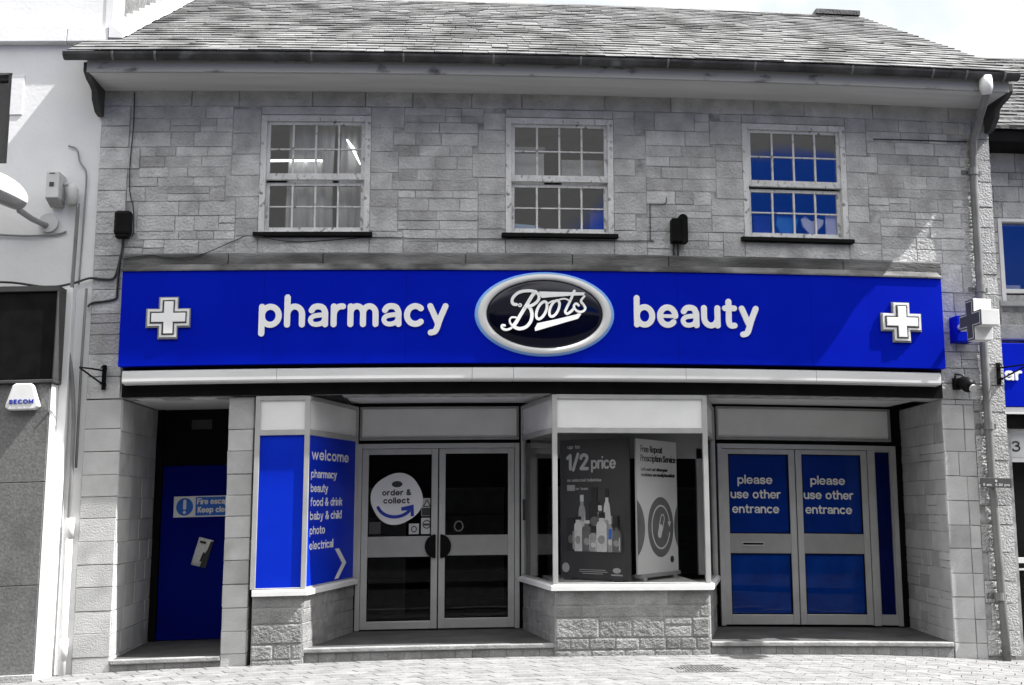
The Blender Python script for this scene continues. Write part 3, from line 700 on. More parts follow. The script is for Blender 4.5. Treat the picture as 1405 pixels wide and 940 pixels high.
# soffit over the recessed entrances, black beam, white canopy box
RC = 2.735
mb = MB(); mb.box(-3.29, 4.03, .10, 1.5, RC, RC + .03); rc = mb.build('recess_ceiling', M['cream'], shop)
mb = MB(); mb.box(-4.63, -3.56, .09, 1.5, 2.70, RC + .02); mb.build('recess_ceiling', M['cream'], shop)
for x in (-1.405, 2.70):
    mb = MB(); pts = [(.11, 0), (.11, -.012), (.085, -.022), (0, -.026)]
    for i in range(len(pts) - 1):
        b = len(mb.v)
        for k in range(24):
            a = 2 * PI * k / 24; mb.v += [(x + pts[i][0] * math.cos(a), .66 + pts[i][0] * math.sin(a), RC + pts[i][1]), (x + pts[i + 1][0] * math.cos(a), .66 + pts[i + 1][0] * math.sin(a), RC + pts[i + 1][1])]
        for k in range(24): p = b + 2 * k; q = b + 2 * ((k + 1) % 24); mb.face((p, p + 1, q + 1, q))
    mb.build('downlight', M['white'], rc, smooth=True)
mb = MB(); mb.box(-4.632, 4.035, -.06, .09, 2.705, 3.02); mb.build('beam', M['black'], shop)
mb = MB(); cuts = [-4.6, -3.05, -1.05, -.62, 1.2, 2.6, 3.965]
for i in range(len(cuts) - 1): mb.prism_x([(-.062, 2.825), (-.19, 2.832), (-.2, 2.85), (-.2, 2.95), (-.18, 2.962), (-.062, 2.962)], cuts[i] + .0015, cuts[i + 1] - .0015)
mb.build('canopy_box', M['canopy'], shop, bevel=.004)
# door infill and frames
DY = 1.42
mb = MB(); mb.box(-2.345, -.375, DY + .02, DY + .1, 2.262, 2.305); mb.box(-2.345, -2.322, DY - .04, DY + .1, .1, RC); mb.box(-.43, -.372, DY + .012, DY + .1, .1, RC)
mb.box(-2.322, -.43, DY + .012, DY + .1, 2.69, RC); mb.build('dark_surround', M['black'], shop); mb = MB(); mb.box(1.86, 1.915, DY + .012, DY + .1, .1, RC); mb.box(1.915, 4.19, DY + .02, DY + .1, 2.262, 2.305); mb.box(1.915, 4.19, DY + .012, DY + .1, 2.70, RC)
mb.box(4.10, 4.2, DY + .012, DY + .1, .1, 2.262); mb.box(4.068, 4.2, DY + .012, DY + .1, 2.305, 2.70)
mb.build('dark_surround', M['black'], shop)
def transom(x0, x1, z0, z1):
    m = MB(); t = .028
    m.box(x0, x1, DY - .03, DY + .03, z1 - t, z1); m.box(x0, x1, DY - .03, DY + .03, z0, z0 + t); m.box(x0, x0 + t, DY - .028, DY + .03, z0 + t, z1 - t); m.box(x1 - t, x1, DY - .028, DY + .03, z0 + t, z1 - t)
    o = m.build('transom_panel', M['alud'], shop, bevel=.003)
    bx('panel', M['cream'], o, x0 + t, x1 - t, DY - .005, DY + .02, z0 + t, z1 - t)
transom(-2.30, -.44, 2.30, 2.69); transom(1.915, 4.055, 2.31, 2.705)
def frame_of(x0, x1, z0, z1, mull=()):
    m = MB(); t = .055
    m.box(x0, x0 + t, DY - .045, DY + .06, z0, z1); m.box(x1 - t, x1, DY - .045, DY + .06, z0, z1); m.box(x0 + t, x1 - t, DY - .045, DY + .06, z1 - t, z1)
    for a, b in mull: m.box(a, b, DY - .043, DY + .06, z0, z1 - t)
    return m.build('door_frame', M['alu'], shop, bevel=.004)
frame_of(-2.320, -.435, .14, 2.258); frame_of(1.92, 4.095, .15, 2.26, ((3.745, 3.83),))
def door(x0, x1, z0, z1, g0, g1, b0, b1, film=None, st=.075):
    """glazed leaf: stiles, middle rail between b0 and b1, panes from g0 to g1"""
    m = MB(); y0, y1 = DY - .025, DY + .025
    m.box(x0, x0 + st, y0, y1, z0, z1); m.box(x1 - st, x1, y0, y1, z0, z1); m.box(x0 + st, x1 - st, y0, y1, z0, g0); m.box(x0 + st, x1 - st, y0, y1, g1, z1)
    o = m.build('door', M['alu'], shop, bevel=.005)
    bx('mid_rail', M['alud'], o, x0 + st, x1 - st, y0 + .004, y1 - .004, b0, b1, bevel=.003)
    p = MB(); p.box(x0 + st, x1 - st, DY + .0, DY + .006, g0, b0); p.box(x0 + st, x1 - st, DY + .0, DY + .006, b1, g1); p.build('pane', M['glass'], o)
    k = MB(); q = .012
    for c, d in ((g0, b0), (b1, g1)):
        k.box(x0 + st, x0 + st + q, y0 + .012, DY - .001, c, d); k.box(x1 - st - q, x1 - st, y0 + .012, DY - .001, c, d); k.box(x0 + st + q, x1 - st - q, y0 + .012, DY - .001, c, c + q); k.box(x0 + st + q, x1 - st - q, y0 + .012, DY - .001, d - q, d)
    k.build('gasket', M['black'], o)
    if film:
        f = MB(); f.box(x0 + st, x1 - st, DY + .009, DY + .012, g0, b0); f.build('window_film', M['bluefilm2'], o); f = MB(); f.box(x0 + st, x1 - st, DY + .009, DY + .012, b1, g1); f.build('window_film', film, o)
    return o
z0 = .15
dA = door(-2.262, -1.384, z0, 2.2, .24, 2.132, .958, 1.192)
dB = door(-1.372, -.493, z0, 2.2, .262, 2.138, .966, 1.198)
for o, xc, a0 in ((dA, -1.405, 90), (dB, -1.352, -90)):
    m = MB(); m.ell(PL((0, DY - .03, 0)), xc, 1.075, .125, .135, -.004, .028, 20, a0, a0 + 180); m.build('handle', M['black'], o, bevel=.006)
m = MB(); m.box(-1.365, -1.335, DY - .034, DY - .024, 1.42, 1.56); m.build('closer_plate', M['vinylg'], dB)
m = MB(); m.ring(PL((0, DY - .006, 0)), -1.14, 1.30, .055, .062, .012, .012, -.004, .004, 24); m.build('sticker', M['g4'], dB)
dC = door(1.978, 2.858, z0 + .01, 2.2, .275, 2.14, .978, 1.205, M['bluefilm'])
dD = door(2.868, 3.742, z0 + .01, 2.2, .28, 2.145, .98, 1.21, M['bluefilm'])
m = MB(); m.box(3.83, 4.04, DY - .02, DY + .02, .16, .28); m.box(3.83, 4.04, DY - .02, DY + .02, 2.185, 2.205); m.box(3.8305, 3.845, DY - .018, DY + .018, .279, 2.186); m.box(4.025, 4.0395, DY - .018, DY + .018, .279, 2.186); sd = m.build('side_light', M['alu'], shop)
bx('pane', M['glass'], sd, 3.83, 4.04, DY, DY + .006, .28, 2.185); bx('window_film', M['bluedark'], sd, 3.83, 4.04, DY + .009, DY + .012, .28, 2.185)
m = MB(); m.box(2.19, 2.46, DY - .028, DY - .018, 1.055, 1.11); lb = m.build('letterbox', M['alu'], dC, bevel=.004)
bx('slot', M['black'], lb, 2.205, 2.445, DY - .0325, DY - .029, 1.078, 1.098)
FP = PL((0, DY, 0))
for o, dx in ((dC, 0), (dD, .885)):
    for tx, u0, u1, v in (('please', 2.165, 2.587, 1.786), ('use other', 2.078, 2.68, 1.615), ('entrance', 2.092, 2.658, 1.443)):
        m = MB(); text(m, FP, tx, u0 + dx, u1 + dx, v, .078, .0175, -.002, .0012); m.build('lettering', M['vinyl'], o)
# order & collect sticker on the left leaf
def sup(u, v, ru, rv, e=2.6, n=44, rot=0.):
    out = []
    for i in range(n):
        a = 2 * PI * i / n; c, s_ = math.cos(a), math.sin(a); x = math.copysign(abs(c) ** (2 / e), c) * ru; y = math.copysign(abs(s_) ** (2 / e), s_) * rv
        out.append((u + x * math.cos(rot) - y * math.sin(rot), v + x * math.sin(rot) + y * math.cos(rot)))
    return out
m = MB(); m.poly(FP, sup(-1.86, 1.622, .292, .285, 2.35, rot=.5), -.001, .0015); stk = m.build('sticker', M['vinyl'], dA); stk['label'] = 'round white order and collect sticker'
m = MB(); text(m, FP, 'order &', -2.03, -1.695, 1.66, .052, .0145, .002, .0035); m.build('lettering', M['g2'], stk); m = MB(); text(m, FP, 'collect', -2.015, -1.71, 1.568, .052, .0145, .002, .0035); m.build('lettering', M['g2'], stk); MB().ell(FP, -1.858, 1.79, .062, .036, .002, .003).build('emblem', M['g2'], stk)
m = MB(); ap = arc(-1.88, 1.58, .205, .165, 200, 322, 20)
m.stroke(FP, ap, .038, .002, .0038); e = ap[-1]; m.poly(FP, [(e[0] - .09, e[1] + .045), (e[0] + .055, e[1] + .075), (e[0] + .06, e[1] - .06), (e[0] + .022, e[1] - .06), (e[0] + .018, e[1] + .012), (e[0] - .085, e[1] + .005)], .002, .004); m.build('arrow', M['bluen'], stk)
m = MB(); m.rect(FP, -2.175, -2.04, 1.225, 1.36, -.001, .001); q = m.build('sticker', M['dark'], dA); q['label'] = 'small dark square sticker'
m = MB(); m.rect(FP, -1.715, -1.60, 1.215, 1.335, -.001, .001); q = m.build('sticker', M['vinylg'], dA); MB().ring(FP, -1.657, 1.272, .035, .038, .012, .012, 0, .003, 20).build('print', M['dark'], q)
m = MB(); m.rect(FP, -1.575, -1.445, 1.215, 1.40, -.001, .001); q = m.build('sticker', M['vinylg'], dA); MB().ring(FP, -1.51, 1.325, .05, .05, .012, .012, 0, .003, 20).rect(FP, -1.545, -1.475, 1.31, 1.335, 0, .003).build('print', M['dark'], q)
m = MB(); m.rect(FP, -1.575, -1.445, 1.42, 1.625, -.001, .001); q = m.build('sticker', M['g1'], dA); q['label'] = 'warning triangle sticker'
m = MB(); m.rect(FP, -1.57, -1.45, 1.425, 1.515, 0, .002)
m.poly(FP, [(-1.56, 1.525), (-1.46, 1.525), (-1.51, 1.615)], 0, .002); m.build('print', M['g2'], q); MB().poly(FP, [(-1.54, 1.537), (-1.48, 1.537), (-1.51, 1.592)], 0, .0035).build('print', M['vinylg'], q)

# steps
def slab(pts, zt, zb, lab=None):
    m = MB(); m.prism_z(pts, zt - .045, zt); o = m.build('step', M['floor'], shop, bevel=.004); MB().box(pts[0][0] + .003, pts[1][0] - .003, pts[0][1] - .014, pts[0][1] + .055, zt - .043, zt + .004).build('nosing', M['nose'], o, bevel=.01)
    m = MB(); x0, x1 = pts[0][0], pts[1][0]; y = pts[0][1] + .012; n = int((x1 - x0) / .17)
    for i in range(n): a = x0 + (x1 - x0) * i / n; tone(m, .12); m.box(a + .002, x0 + (x1 - x0) * (i + 1) / n - .002, y, y + .05, zb, zt - .046)
    m.box(x0, x1, y + .03, 1.5, zb, zt - .047)
    m.build('riser', M['plinthstone'], o)
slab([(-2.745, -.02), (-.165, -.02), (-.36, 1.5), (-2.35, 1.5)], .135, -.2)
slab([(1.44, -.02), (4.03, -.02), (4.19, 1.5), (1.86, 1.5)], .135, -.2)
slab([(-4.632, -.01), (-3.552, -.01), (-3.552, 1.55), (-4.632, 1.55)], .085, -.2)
# fire exit door
fd = MB().box(-4.55, -3.56, 1.50, 1.54, .09, 2.05).build('door', M['bluedoor'], shop, bevel=.006); fd['label'] = 'dark blue fire exit door'
mb = MB(); mb.box(-4.632, -4.555, 1.46, 1.56, .085, 2.70); mb.box(-4.555, -3.552, 1.52, 1.56, 2.055, 2.70); mb.build('door_frame', M['black'], shop)
mb = MB(); mb.box(-4.25, -4.02, 1.512, 1.519, 2.47, 2.58); mb.build('vent_cover', M['dark'], shop)
DP = PL((0, 1.50, 0))
m = MB(); m.rect(DP, -4.412, -3.72, 1.462, 1.70, .0, .004); nt_ = m.build('notice', M['letters'], fd); nt_['label'] = 'blue and white fire escape keep clear notice'
m = MB(); m.ell(DP, -4.288, 1.58, .095, .1, .003, .006); m.rect(DP, -4.165, -3.73, 1.475, 1.687, .003, .006); m.build('print', M['noticeb'], nt_)
m = MB(); m.stroke(DP, [(-4.288, 1.645), (-4.288, 1.565)], .036, .006, .008); m.ell(DP, -4.288, 1.517, .018, .018, .006, .008, 14); m.build('exclamation_mark', M['letters'], nt_)
m = MB(); text(m, DP, 'Fire escape', -4.15, -3.745, 1.603, .052, .015, .006, .0078); m.build('lettering', M['letters'], nt_); m = MB(); text(m, DP, 'Keep clear', -4.14, -3.76, 1.508, .052, .015, .006, .0078); m.build('lettering', M['letters'], nt_)

# bay windows
def bay(P, label, infill):
    """P: plan points back-left, front-left, front-right, back-right (front first two are the street face)"""
    ZS, ZT, ZB, Z1 = .735, 2.69, 2.345, 2.285
    o = MB(); pl_ = 'x'
    n = len(P)
    t = .052
    cen = Vector((sum(p[0] for p in P) / n, sum(p[1] for p in P) / n))
    def post(p, w=t): o.box(p[0] - w / 2, p[0] + w / 2, p[1] - w / 2, p[1] + w / 2, ZS, ZT - .002)
    for p in P: post(p)
    for a, b in zip(P[:-1], P[1:]):
        L_ = math.hypot(b[0] - a[0], b[1] - a[1]); s = side_plane(a, b)
        for v0, v1 in ((ZS, ZS + .012), (Z1, ZB), (ZT - .045, ZT)):
            o.rect(s, t * .4, L_ - t * .4, v0, v1, -.026, .024, True); o.lay = 0
    bw = o.build('bay_window', M['alu'], shop, bevel=.004); bw['label'] = label
    for i, (a, b) in enumerate(zip(P[:-1], P[1:])):
        L_ = math.hypot(b[0] - a[0], b[1] - a[1]); s = side_plane(a, b)
        m = MB(); m.rect(s, t * .5, L_ - t * .5, ZB, ZT - .045, -.01, .004, True); m.build('fascia_panel', M['cream'], bw)
        m = MB(); m.rect(s, t * .5, L_ - t * .5, ZS + .012, Z1, -.003, .003, True); m.build('panel' if infill else 'pane', M['blue2'] if infill else M['glass'], bw)
    # sill
    m = MB(); cx = cen
    out = []; inn = []
    for i, p in enumerate(P):
        ns = []
        if i > 0: ns.append(side_plane(P[i - 1], p).n)
        if i < n - 1: ns.append(side_plane(p, P[i + 1]).n)
        k = Vector((0, 0, 0))
        for q in ns: k += q
        k.normalize(); f = 1 / max(.5, k.dot(ns[0])); out.append((p[0] + k.x * .055 * f, p[1] + k.y * .055 * f)); inn.append((p[0] + k.x * .012 * f, p[1] + k.y * .012 * f))
    b = m.add([(x, y, ZS - .065) for x, y in out] + [(x, y, ZS - .02) for x, y in out] + [(x, y, ZS) for x, y in inn] + [(x, y + .02, ZS - .065) for x, y in inn])
    for i in range(n - 1):
        for k in range(3): m.face((b + k * n + i, b + k * n + i + 1, b + (k + 1) * n + i + 1, b + (k + 1) * n + i))
        m.face((b + 3 * n + i, b + 3 * n + i + 1, b + i + 1, b + i))
    m.face((b, b + n, b + 2 * n, b + 3 * n)); e = b + n - 1; m.face((e + 3 * n, e + 2 * n, e + n, e))
    m.build('sill', M['white'], bw)
    # plinth: smooth coursed blocks over rock-faced courses
    core = MB(); core.prism_z([(p[0] + (0 if q else 0), p[1]) for p, q in ((p, 1) for p in P)], -.2, ZS - .06); pc = core.build('plinth', M['mortar'], bw)
    m = MB()
    for i, (a, b2) in enumerate(zip(P[:-1], P[1:])):
        L_ = math.hypot(b2[0] - a[0], b2[1] - a[1]); s = side_plane(a, b2); fmm = lambda u, v, d, s=s: s.p(u, v, d - .002)
        coursed(m, fmm, 0, L_, .39, ZS - .065, hs=(.12, .16), ws=(.16, .5), depth=.008, rough=.005 if b2[1] < .2 and a[1] < .2 else 0)
        if b2[1] < .2 and a[1] < .2: coursed(m, fmm, 0, L_, -.1, .39, hs=(.11, .17), ws=(.15, .46), depth=.01, rough=.0055)
        else: coursed(m, fmm, 0, L_, -.1, .39, hs=(.12, .16), ws=(.16, .5), depth=.008)
    m.build('stonework', M['plinthstone'], pc)
    return bw
b1 = bay([(-3.245, -.05), (-2.74, -.05), (-2.338, 1.37)], 'narrow bay with blue infill panels and white lettering', True)
b2 = bay([(-.392, 1.37), (-.178, -.05), (1.418, -.05), (1.86, 1.37)], 'glazed display bay with white sill', False)
bx('roof_panel', M['black'], b1, -3.22, -2.4, .02, 1.36, 2.692, 2.725); bx('roof_panel', M['black'], b2, -.2, 1.42, .0, 1.36, 2.692, 2.725)
bx('display_floor', M['interw'], b2, -.16, 1.40, -.02, 1.5, .68, .725)
m = MB(); m.box(-.30, -.22, 1.44, 1.5, .725, 2.2); m.box(1.68, 1.78, 1.44, 1.5, .725, 2.2); m.box(-.30, 1.8, 1.44, 1.5, 2.08, 2.66); m.build('inner_frame', M['interw'], b2)
m = MB(); m.box(-.402, -.372, 1.335, 1.348, 1.36, 1.60); m.build('hinge_cover', M['dark'], b2)
# welcome lettering on the angled blue panel
s = side_plane((-2.74, -.05), (-2.338, 1.37)); m = MB()
for tx, u0, u1, v, xh, w in (('welcome', .13, 1.22, 2.045, .085, .021), ('pharmacy', .12, .85, 1.858, .064, .0145), ('beauty', .12, .60, 1.710, .064, .0145), ('food & drink', .12, 1.04, 1.566, .064, .0145), ('baby & child', .12, 1.03, 1.424, .064, .0145), ('photo', .12, .54, 1.275, .064, .0145), ('electrical', .12, .79, 1.12, .064, .0145)):
    m = MB(); text(m, s, tx, u0, u1, v - .01, xh, w, .002, .0045); m.build('lettering', M['vinyl'], b1)
m = MB(); m.poly(s, [(.86, 1.09), (.98, 1.09), (1.22, .925), (.98, .765), (.86, .765), (1.09, .925)], .002, .0045)
m.build('arrow', M['vinyl'], b1)

# ================================================================ SHOP SIGN
sg = thing('shop_sign', 'long blue pharmacy and beauty fascia sign with oval badge', 'sign', (-.31, -.1, 3.0))
mb = MB(); cuts = [-4.64, -3.2, -1.74, -.02, 1.12, 2.56, 4.012]
for i in range(6): mb.box(cuts[i] + .0006, cuts[i + 1] - .0006, -.22, -.03, 3.005, 3.985)
mb.build('panel', M['blue'], sg, bevel=.0015)
SP = PL((0, -.22, 0))
m = MB(); text(m, SP, 'pharmacy', -3.246, -1.30, 3.378, .25, .062, -.002, .014, sp=.50); m.build('lettering', M['letters'], sg)
m = MB(); text(m, SP, 'beauty', .650, 1.988, 3.383, .25, .062, -.002, .014, sp=.50); m.build('lettering', M['letters'], sg)
def plus(cx, cz, R, Rz, a): return [(cx - a, cz - Rz), (cx + a, cz - Rz), (cx + a, cz - a), (cx + R, cz - a), (cx + R, cz + a), (cx + a, cz + a), (cx + a, cz + Rz), (cx - a, cz + Rz), (cx - a, cz + a), (cx - R, cz + a), (cx - R, cz - a), (cx - a, cz - a)]
for cx in (-4.152, 3.541):
    m = MB(); m.poly(SP, plus(cx, 3.494, .208, .204, .086), -.002, .032); k = m.build('cross', M['g3'], sg, bevel=.003)
    m = MB(); m.poly(SP, plus(cx - .004, 3.491, .222, .217, .098), -.002, .02); m.build('backing', M['crossg'], k)
    m = MB(); m.poly(SP, plus(cx, 3.494, .184, .180, .062), .02, .035); m.build('groove', M['dark'], k)
    m = MB(); m.poly(SP, plus(cx + .002, 3.494, .170, .166, .046), .02, .042); m.build('face', M['letters'], k, bevel=.004)
# oval badge
BC = (-.293, 3.518)
mb = MB(); prof = [(0, .0), (.018, .026), (.03, .034), (.07, .04), (.1, .036), (.112, .008)]
def ovalband(mb, prof, ru=.722, rv=.440, n=72):
    b = len(mb.v); k = len(prof)
    for i in range(n):
        a = 2 * PI * i / n
        for w, d in prof: mb.v.append(SP.p(BC[0] + (ru - w) * math.cos(a), BC[1] + (rv - w * .72) * math.sin(a), d))
    for i in range(n):
        for j in range(k - 1): mb.face((b + i * k + j, b + ((i + 1) % n) * k + j, b + ((i + 1) % n) * k + j + 1, b + i * k + j + 1))
ovalband(mb, prof[1:]); bd = mb.build('badge', M['rim'], sg, smooth=True)
mb = MB(); ovalband(mb, [(-.012, .0), (.004, .022), (.02, .032)]); mb.build('rim_edge', M['rimblue'], bd, smooth=True)
mb = MB(); n = 64; rings = 10; b = len(mb.v)
for r in range(rings + 1):
    f = math.sin(r / rings * PI / 2); d = .012 + .062 * math.cos(r / rings * PI / 2) ** 1.0
    for i in range(n): a = 2 * PI * i / n; mb.v.append(SP.p(BC[0] + .612 * f * math.cos(a), BC[1] + .362 * f * math.sin(a), d))
for r in range(rings):
    for i in range(n): j = (i + 1) % n; mb.face((b + r * n + i, b + (r + 1) * n + i, b + (r + 1) * n + j, b + r * n + j))
mb.build('dome', M['dome'], bd, smooth=True)
# script lettering: control points in tenths of a millimetre-like units, mapped onto the badge
K = 1 / 895.
def bp(x, y): return (BC[0] + (x - 700) * K, BC[1] - (y - 462) * K)
m = MB(); D0, D1 = .03, .082
def sc(P, w, k=6): m.stroke(SP, [bp(*p) for p in sm(P, k)], w * K * 1.15, D0, D1)
sc([(428, 384), (402, 380), (388, 352), (402, 312), (452, 270), (520, 254), (590, 258), (632, 284), (640, 322), (618, 360), (572, 392), (520, 402)], 24)
sc([(606, 262), (570, 310), (520, 395), (462, 490), (424, 555), (398, 585)], 29)
sc([(530, 398), (560, 425), (574, 480), (560, 545), (516, 596), (452, 612), (404, 592)], 27)
sc([(404, 590), (376, 566), (366, 530), (386, 506), (424, 506)], 15); sc([(404, 588), (362, 616), (320, 620), (294, 602), (296, 580), (320, 582)], 18)
sc(arc(462, 390, 13, 13, 0, 360, 16), 9, 2)
def ov(cx, cy, rx, ry, rot, w): m.stroke(SP, [bp(cx + rx * math.cos(t) * math.cos(rot) - ry * math.sin(t) * math.sin(rot), cy + rx * math.cos(t) * math.sin(rot) + ry * math.sin(t) * math.cos(rot)) for t in [2 * PI * i / 32 for i in range(33)]], w * K * 1.12, D0, D1)
ov(664, 438, 40, 88, .42, 23); ov(784, 420, 38, 82, .42, 22)
sc([(690, 356), (720, 372), (760, 352), (790, 345)], 12); sc([(815, 342), (850, 330), (890, 328), (915, 340)], 12)
sc([(972, 252), (940, 330), (896, 420), (886, 452), (904, 468), (940, 446), (968, 414)], 21)
m.poly(SP, [bp(*p) for p in ((664, 320), (944, 296), (1062, 291), (1072, 266), (640, 260))], D0, D1)
sc([(1066, 302), (1034, 346), (1060, 384), (1074, 418), (1050, 446), (1010, 448), (976, 424), (968, 390), (990, 372), (1012, 390)], 18)
m.poly(SP, [bp(*p) for p in ((604, 634), (800, 576), (1006, 514), (1036, 470), (1012, 462), (984, 476), (800, 522), (624, 560), (598, 606))], D0, D1)
m.lay = 0; m.build('lettering', M['letters'], bd)

# ================================================================ FITTINGS ON THE FRONT
# downpipe
dp = thing('downpipe', 'grey rainwater downpipe with swan neck on the right corner of the shop', 'downpipe', (4.6, -.07, -.06))
PX, PY, PRd = 4.545, -.066, .042
pts = [(4.43, -.64, 6.1), (4.43, -.64, 6.0), (4.445, -.6, 5.93), (4.53, -.2, 5.72), (PX, -.09, 5.65), (PX, PY, 5.55)] + [(PX - .022 + (.045 * (i - 7) / 4 if i > 7 else 0), PY, 5.55 - .51 * i) for i in range(1, 12)]
MB().tube(pts, PRd, 14).build('pipe', M['pvc'], dp, smooth=True)
MB().tube([(4.43, -.64, 6.12), (4.43, -.64, 6.0), (4.44, -.62, 5.93)], [.07, .07, .05], 14).build('outlet', M['white'], dp, smooth=True)
for z in (5.25, 3.92, 2.42, .62):
    m = MB(); m.tube([(PX - .02, PY, z - .04), (PX - .02, PY, z + .04)], PRd + .01, 14); m.box(PX - .13, PX + .09, -.016, -.006, z - .025, z + .025); m.build('pipe_bracket', M['pvc'], dp)
# projecting cross sign
pc = thing('projecting_sign', 'pharmacy cross projecting from the right corner on a blue bracket box', 'sign', (4.2, -.02, 3.3))
bx('bracket_box', M['blue'], pc, 4.17, 4.36, -.20, -.018, 3.31, 3.59, bevel=.006)
XP = PL((4.105, 0, 3.465), (0, -1, 0), (-1, 0, 0)); YC = .63
m = MB(); m.poly(XP, plus(YC, 0, .235, .215, .082), -.19, .0, True); m.build('case', M['white'], pc, bevel=.006)
m = MB(); m.poly(XP, plus(YC, 0, .231, .211, .078), .0005, .006); m.build('trim', M['g2'], pc)
m = MB(); m.poly(XP, plus(YC, 0, .218, .198, .065), .004, .009); m.build('rim', M['vinylg'], pc)
m = MB(); m.poly(XP, plus(YC, 0, .208, .188, .055), .004, .012); m.build('face', M['dark'], pc)
m = MB(); m.tube([(4.2, -.2, 3.46), (4.2, -.5, 3.46)], .03, 10); m.build('arm', M['white'], pc, smooth=True)
# lamp lower on the pier
ll = thing('security_light', 'small black security light on the right stone pier beside the sign', 'light', (4.24, -.02, 2.8))
m = MB(); m.box(4.165, 4.245, -.09, -.014, 2.80, 2.93); m.build('bracket', M['blackgl'], ll, bevel=.01)
m = MB(); m.tube([(4.24, -.09, 2.90), (4.25, -.13, 2.87), (4.265, -.2, 2.83), (4.275, -.25, 2.80)], [.05, .075, .08, .045], 14); m.build('head', M['blackgl'], ll, smooth=True)
m = MB(); m.tube([(4.276, -.252, 2.80), (4.279, -.262, 2.795)], [.044, .04], 14); m.build('lens', M['vinylg'], ll)
m = MB(); m.tube([(4.2, -.03, 2.94), (4.19, -.05, 2.97), (4.25, -.09, 2.96), (4.27, -.12, 2.92)], .012, 8); m.build('cable', M['cable'], ll, smooth=True)
# plaque
pq = thing('street_plaque', 'small dark time plate strapped across the downpipe', 'sign', (4.53, -.13, 1.76))
bx('plate', M['plaque'], pq, 4.36, 4.70, -.14, -.126, 1.758, 1.86, bevel=.003)
m = MB(); QP = PL((0, -.14, 0)); text(m, QP, '8 am', 4.385, 4.475, 1.772, .022, .006, -.001, .0015); text(m, QP, '6.30 pm', 4.52, 4.675, 1.772, .022, .006, -.001, .0015); m.ell(QP, 4.53, 1.828, .014, .014, -.001, .0015, 14); m.build('lettering', M['vinylg'], pq)
bx('strap', M['pvc'], pq, 4.51, 4.55, -.125, -.02, 1.79, 1.82)
# black alarm box
ab = thing('alarm_box', 'black box with a round bell on the upper wall between windows', 'alarm', (1.18, -.02, 4.33))
bx('case', M['black'], ab, 1.098, 1.262, -.14, -.012, 4.34, 4.60, bevel=.012)
m = MB(); m.tube([(1.225, -.012, 4.60), (1.225, -.12, 4.60)], .052, 16); m.box(1.205, 1.268, -.15, -.02, 4.335, 4.6); m.build('bell', M['black'], ab)
m = MB(); m.tube([(1.135, -.03, 4.34), (1.13, -.03, 4.26), (1.14, -.03, 4.215)], .011, 6); m.tube([(1.18, -.03, 4.34), (1.18, -.03, 4.21)], .011, 6); m.build('cable', M['cable'], ab)
# telephone cable box + its cables
tb = thing('cable_box', 'black cable junction box high on the left edge of the stone wall', 'junction box', (-4.69, -.02, 4.39))
m = MB(); m.box(-4.785, -4.615, -.13, -.012, 4.40, 4.66); m.build('case', M['blackgl'], tb, bevel=.03)
m = MB(); m.box(-4.765, -4.635, -.125, -.03, 4.37, 4.401); m.build('gland', M['black'], tb, bevel=.01)
def cable(pts, r, label, m='cable', grp=None):
    o = MB().tube(sm3(pts), r, 6).build('cable', M[m], None, smooth=True); tag(o, label, 'cable', grp); return o
def sm3(P, k=5):
    out = []
    for i in range(len(P) - 1):
        p0 = P[max(i - 1, 0)]; p1 = P[i]; p2 = P[i + 1]; p3 = P[min(i + 2, len(P) - 1)]
        for j in range(k):
            t = j / k; out.append(tuple(.5 * (2 * p1[d] + (p2[d] - p0[d]) * t + (2 * p0[d] - 5 * p1[d] + 4 * p2[d] - p3[d]) * t * t + (3 * p1[d] - p0[d] - 3 * p2[d] + p3[d]) * t ** 3) for d in (0, 1, 2)))
    return out + [P[-1]]
cable([(-4.665, -.022, 5.98), (-4.66, -.022, 5.6), (-4.675, -.022, 5.2), (-4.665, -.022, 4.9), (-4.62, -.022, 4.72), (-4.605, -.022, 4.5), (-4.61, -.022, 4.415), (-4.64, -.03, 4.41)], .006, 'thin dark cable dropping from the eaves to the black junction box')
cable([(-4.7, -.05, 4.385), (-4.71, -.03, 4.25), (-4.74, -.025, 4.1), (-4.78, -.025, 3.96), (-4.9, -.025, 3.95), (-5.03, -.025, 3.96), (-5.2, -.05, 3.9), (-5.45, -.06, 3.87), (-5.9, -.06, 3.93), (-6.6, -.06, 3.9)], .012, 'black cable looping left from the junction box across the white wall')
cable([(-4.72, -.04, 4.2), (-4.735, -.03, 4.0), (-4.74, -.025, 3.8), (-4.75, -.025, 3.74), (-4.85, -.025, 3.715), (-4.98, -.025, 3.70), (-5.03, -.02, 3.66)], .012, 'short black cable end bending back to the white wall beside the sign')
cable([(-4.68, -.12, 4.14), (-4.4, -.118, 4.175), (-4.2, -.118, 4.15), (-3.9, -.118, 4.17), (-3.55, -.02, 4.35), (-3.37, -.09, 4.38), (-2.9, -.02, 4.33), (-2.1, -.02, 4.38), (-1.5, -.02, 4.365), (-.7, -.02, 4.37), (.0, -.02, 4.36), (.85, -.02, 4.37), (.88, -.02, 4.4), (.885, -.02, 4.75), (.9, -.02, 4.78), (1.05, -.02, 4.79), (1.07, -.02, 4.86)], .005, 'thin dark cable clipped along the stone wall under the window sills')
cable([(3.42, -.02, 5.595), (3.8, -.02, 5.60), (4.3, -.02, 5.605), (4.5, -.02, 5.61)], .006, 'thin dark wire running right from the third window to the downpipe')
